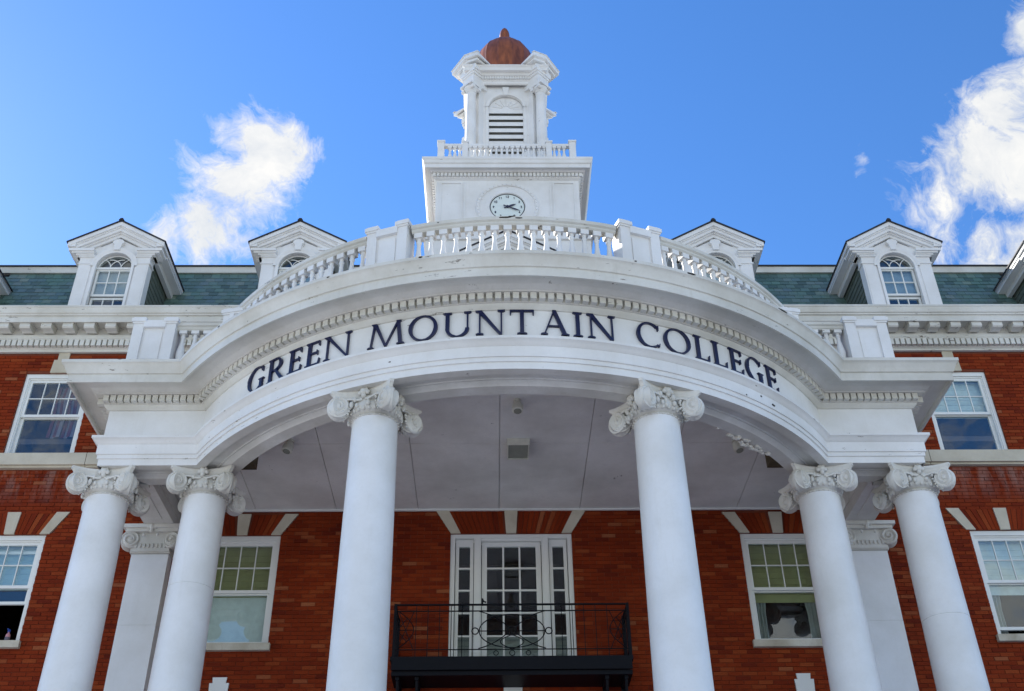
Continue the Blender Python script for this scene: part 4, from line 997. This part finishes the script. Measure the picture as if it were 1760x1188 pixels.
for h in range(1, 13):
    a_ = pi/2-2*pi*h/12; cx_, cz_ = .325*cos(a_), .325*sin(a_); q = MB(); st = str(h); sc_ = .030
    for k, chh in enumerate(st):
        ox = cx_+(k-(len(st)-1)/2)*sc_*1.5-sc_*.5
        for j, (xa, za, xb, zb) in enumerate(SEG[chh]):
            q.tube([(ox+xa*sc_, -.018, cz_+(za-1)*sc_), (ox+xb*sc_, -.018, cz_+(zb-1)*sc_)], .0075, 4)
    put('numeral', q, 'navy', ck)
def hand(a_, ln, wd, tail, y):
    d_ = (sin(a_), cos(a_)); n_ = (d_[1], -d_[0])
    pts = [(-tail, wd*.8), (-tail, -wd*.8), (-.02, -wd*.5), (ln*.6, -wd), (ln, 0), (ln*.6, wd), (-.02, wd*.5)]
    return MB().prism([(u*d_[0]-v*n_[0], u*d_[1]-v*n_[1]) for u, v in pts], y-.006, y)
put('hour_hand', hand(radians(68), .22, .028, .08, -.03), 'navy', ck); put('minute_hand', hand(radians(114), .34, .020, .10, -.04), 'navy', ck)
put('hub', cyl_y(MB(), 0, 0, .035, -.05, -.014, 16), 'navy', ck)
# tower balustrade
tb2 = link('balustrade', None, tw)
tbm = balu(.58)
ZB3 = 18.80
for sx, sy, rz in ((0, -1, 0), (1, 0, pi/2), (0, 1, pi), (-1, 0, -pi/2)):
    Q = Matrix.Rotation(rz, 4, 'Z')
    r_ = MB().box(-1.54, 1.54, -1.68, -1.56, 19.44, 19.51).box(-1.54, 1.54, -1.67, -1.57, 18.74, 18.86)
    put('handrail', r_, 'white', tb2, rz=rz)
    xs_ = [-1.40, -1.28, -1.16] + [-.92+.1315*i for i in range(15)] + [1.16, 1.28, 1.40]
    for x in xs_:
        p = Q @ Vector((x, -1.62, 18.86)); link('baluster', tbm, tb2, tuple(p), rz)
    for x in (-1.03, 1.03): put('post', MB().box(x-.07, x+.07, -1.70, -1.54, 18.74, 19.54).box(x-.09, x+.09, -1.72, -1.52, 19.54, 19.59), 'white', tb2, rz=rz)
    put('post', MB().box(1.53, 1.69, -1.70, -1.54, 18.74, 19.56).box(1.51, 1.71, -1.72, -1.52, 19.56, 19.61), 'white', tb2, rz=rz)
# belfry
bf = link('belfry', None, tw)
BHW = .765
wl_ = MB(); r = .45; zs_ = 21.82; n = 16
for rz in (0, pi/2, pi, -pi/2):
    m_ = MB()
    m_.box(-BHW, -r-.0, -BHW, -BHW+.15, 18.74, 22.9); m_.box(r, BHW, -BHW, -BHW+.15, 18.74, 22.9)
    for i in range(n):
        a0, a1_ = pi*i/n, pi*(i+1)/n; xa, xb = -r*cos(a0), -r*cos(a1_); za, zb = zs_+r*sin(a0), zs_+r*sin(a1_)
        m_.add([(xa, -BHW, za), (xb, -BHW, zb), (xb, -BHW, 22.9), (xa, -BHW, 22.9)], [(0, 1, 2, 3)]); m_.add([(xa, -BHW, za), (xb, -BHW, zb), (xb, -BHW+.15, zb), (xa, -BHW+.15, za)], [(3, 2, 1, 0)])
    m_.prism([(-.05, 22.24), (.05, 22.24), (.09, 22.55), (-.09, 22.55)], -BHW-.05, -BHW)
    for s in (-1, 1): m_.box(*sorted((s*.47, s*.53)), -BHW-.02, -BHW, 19.0, zs_)
    Q = Matrix.Rotation(rz, 4, 'Z'); wl_.add([tuple(Q @ Vector(v_)) for v_ in m_.v], m_.f)
put('belfry_wall', wl_, 'white', bf)
for rz in (0, pi/2, pi, -pi/2):
    put('arch_casing', ring_y([(.45, -.0), (.45, -.03), (.53, -.035), (.55, -.0)], 0, pi, 20, zs_), 'white', bf, tuple(Matrix.Rotation(rz, 4, 'Z') @ Vector((0, -BHW, 0))), rz, smooth=40)
    tp = MB().prism([(.45*cos(pi*i/16), zs_-.02+.45*sin(pi*i/16)) for i in range(17)], -BHW+.07, -BHW+.12).box(-.45, .45, -BHW+.04, -BHW+.12, zs_-.06, zs_-.021)
    for i in range(7): a_ = pi*(i+.5)/7; tp.tube([(.1*cos(a_), -BHW+.065, zs_+.1*sin(a_)), (.36*cos(a_), -BHW+.065, zs_+.36*sin(a_))], .014, 5)
    put('arch_tympanum', tp, 'white', bf, rz=rz)
    lv = MB().hexa([(-.449, .02, 0), (.449, .02, 0), (.449, .13, .10), (-.449, .13, .10), (-.449, .02, .135), (.449, .02, .135), (.449, .13, .20), (-.449, .13, .20)])
    lm_ = lv.mesh('louvre', M['white'])
    if rz == 0: LVM = lm_
    z = 19.72
    while z < 21.7:
        link('louvre', LVM, bf, tuple(Matrix.Rotation(rz, 4, 'Z') @ Vector((0, -BHW, z))), rz); z += .235
    put('hatch', MB().box(-.2, .16, -BHW-.01, -BHW+.1, 18.76, 19.60), 'dark', bf, rz=rz)
put('louvre_back', MB().box(-.62, .62, -.62, .62, 18.8, 22.4), 'louvre_back', bf)
# entablature with a small gable turned out over each corner column
put('entablature', sqm([(.86, 22.56), (.90, 22.58), (.90, 22.66), (.93, 22.68), (.93, 22.80), (.98, 22.82), (1.0, 22.84), (1.0, 22.88), (1.10, 22.89), (1.12, 22.98), (1.16, 23.02), (1.16, 23.05), (.5, 23.10)]), 'white', bf)
bdm = MB().box(-.022, .022, -.975, -.93, 22.70, 22.785).mesh('dentil', M['white'])
for i in range(-9, 10):
    for rz in (0, pi/2, -pi/2): link('dentil', bdm, bf, tuple(Matrix.Rotation(rz, 4, 'Z') @ Vector((i*.068, 0, 0))), rz)
for k in range(4):
    rz = -pi/4+k*pi/2
    cb_ = link('corner_column', None, bf) if False else None
    m_ = MB()
    dd = 1.30                                     # distance of the column axis along the diagonal
    m_.box(-.20, .20, -dd-.12, -.9, 22.40, 22.72); m_.box(-.23, .23, -dd-.14, -.9, 22.72, 22.80); m_.box(-.26, .26, -dd-.16, -.9, 22.80, 22.90)
    for (xo, yo, zo, th) in ((.50, 1.56, 23.10, .13), (.42, 1.49, 23.03, .08)):
        for s in (-1, 1):
            pts = [(0, zo+.24*xo/.5), (s*xo, zo), (s*xo, zo+th), (0, zo+.24*xo/.5+th)]
            m_.prism(pts if s > 0 else pts[::-1], -yo, -1.05)
    m_.v = [(x, y, z if not (-1.06 < y < -1.04 and z > 23.05) else min(z, 23.07+(z > 23.16)*.03)) for x, y, z in m_.v]
    m_.prism([(-.30, 22.86), (.30, 22.86), (.30, 23.02), (0, 23.2), (-.30, 23.02)], -1.44, -1.3)
    put('corner_gable', m_, 'white', bf, rz=rz)
    put('gable_capping', MB().prism([(0, 23.472), (.52, 23.222), (.52, 23.24), (0, 23.492)], -1.58, -1.50).prism([(0, 23.492), (-.52, 23.24), (-.52, 23.222), (0, 23.472)], -1.58, -1.50), 'white', bf, rz=rz)
    m_ = MB().lathe([(.19, 18.74), (.19, 18.95), (.165, 19.0), (.15, 19.05), (.145, 20.0), (.125, 22.12), (.14, 22.13), (.14, 22.16), (.125, 22.17)], 20, 0, -dd)
    m_.lathe([(.125, 22.17), (.17, 22.24), (.20, 22.30)], 20, 0, -dd); m_.box(-.21, .21, -dd-.21, -dd+.21, 22.32, 22.395)
    for s in (-1, 1):
        for yy in (-dd-.17, -dd+.05):
            h2 = MB().lathe([(.055, -.05), (.06, 0), (.055, .05)], 12); m_.add([(s*.17+z_, yy+x_+.06, 22.25+y_) for x_, y_, z_ in h2.v], h2.f)
    put('corner_column', m_, 'white', bf, rz=rz, smooth=40)
    put('corner_pier', MB().box(-.12, .12, -1.13, -.95, 18.74, 22.5), 'white', bf, rz=rz)
# dome
dome = link('dome', None, tw)
ng = 14; rings = []
for i in range(ng*6+1):
    a_ = 2*pi*i/(ng*6); k = i % 6
    sc2 = 1.0 if k else 1.022
    rr = []
    for (r_, z_) in ((.80, 23.05), (.82, 23.6), (.835, 23.95), (.832, 24.15), (.815, 24.32), (.785, 24.48), (.74, 24.63), (.68, 24.76), (.60, 24.88), (.50, 24.98), (.39, 25.06), (.28, 25.11), (.19, 25.15), (.10, 25.19)):
        rr.append((r_*sc2*cos(a_), r_*sc2*sin(a_), z_))
    rings.append(rr)
put('dome_shell', MB().sweep(rings), 'copper', dome, smooth=25)
put('finial', MB().lathe([(.18, 25.10), (.17, 25.18), (.11, 25.24), (.10, 25.34), (.125, 25.42), (.145, 25.55), (.145, 25.68), (.125, 25.80), (.085, 25.90), (.04, 25.97), (.01, 26.0)], 20), 'copper', dome, smooth=50)
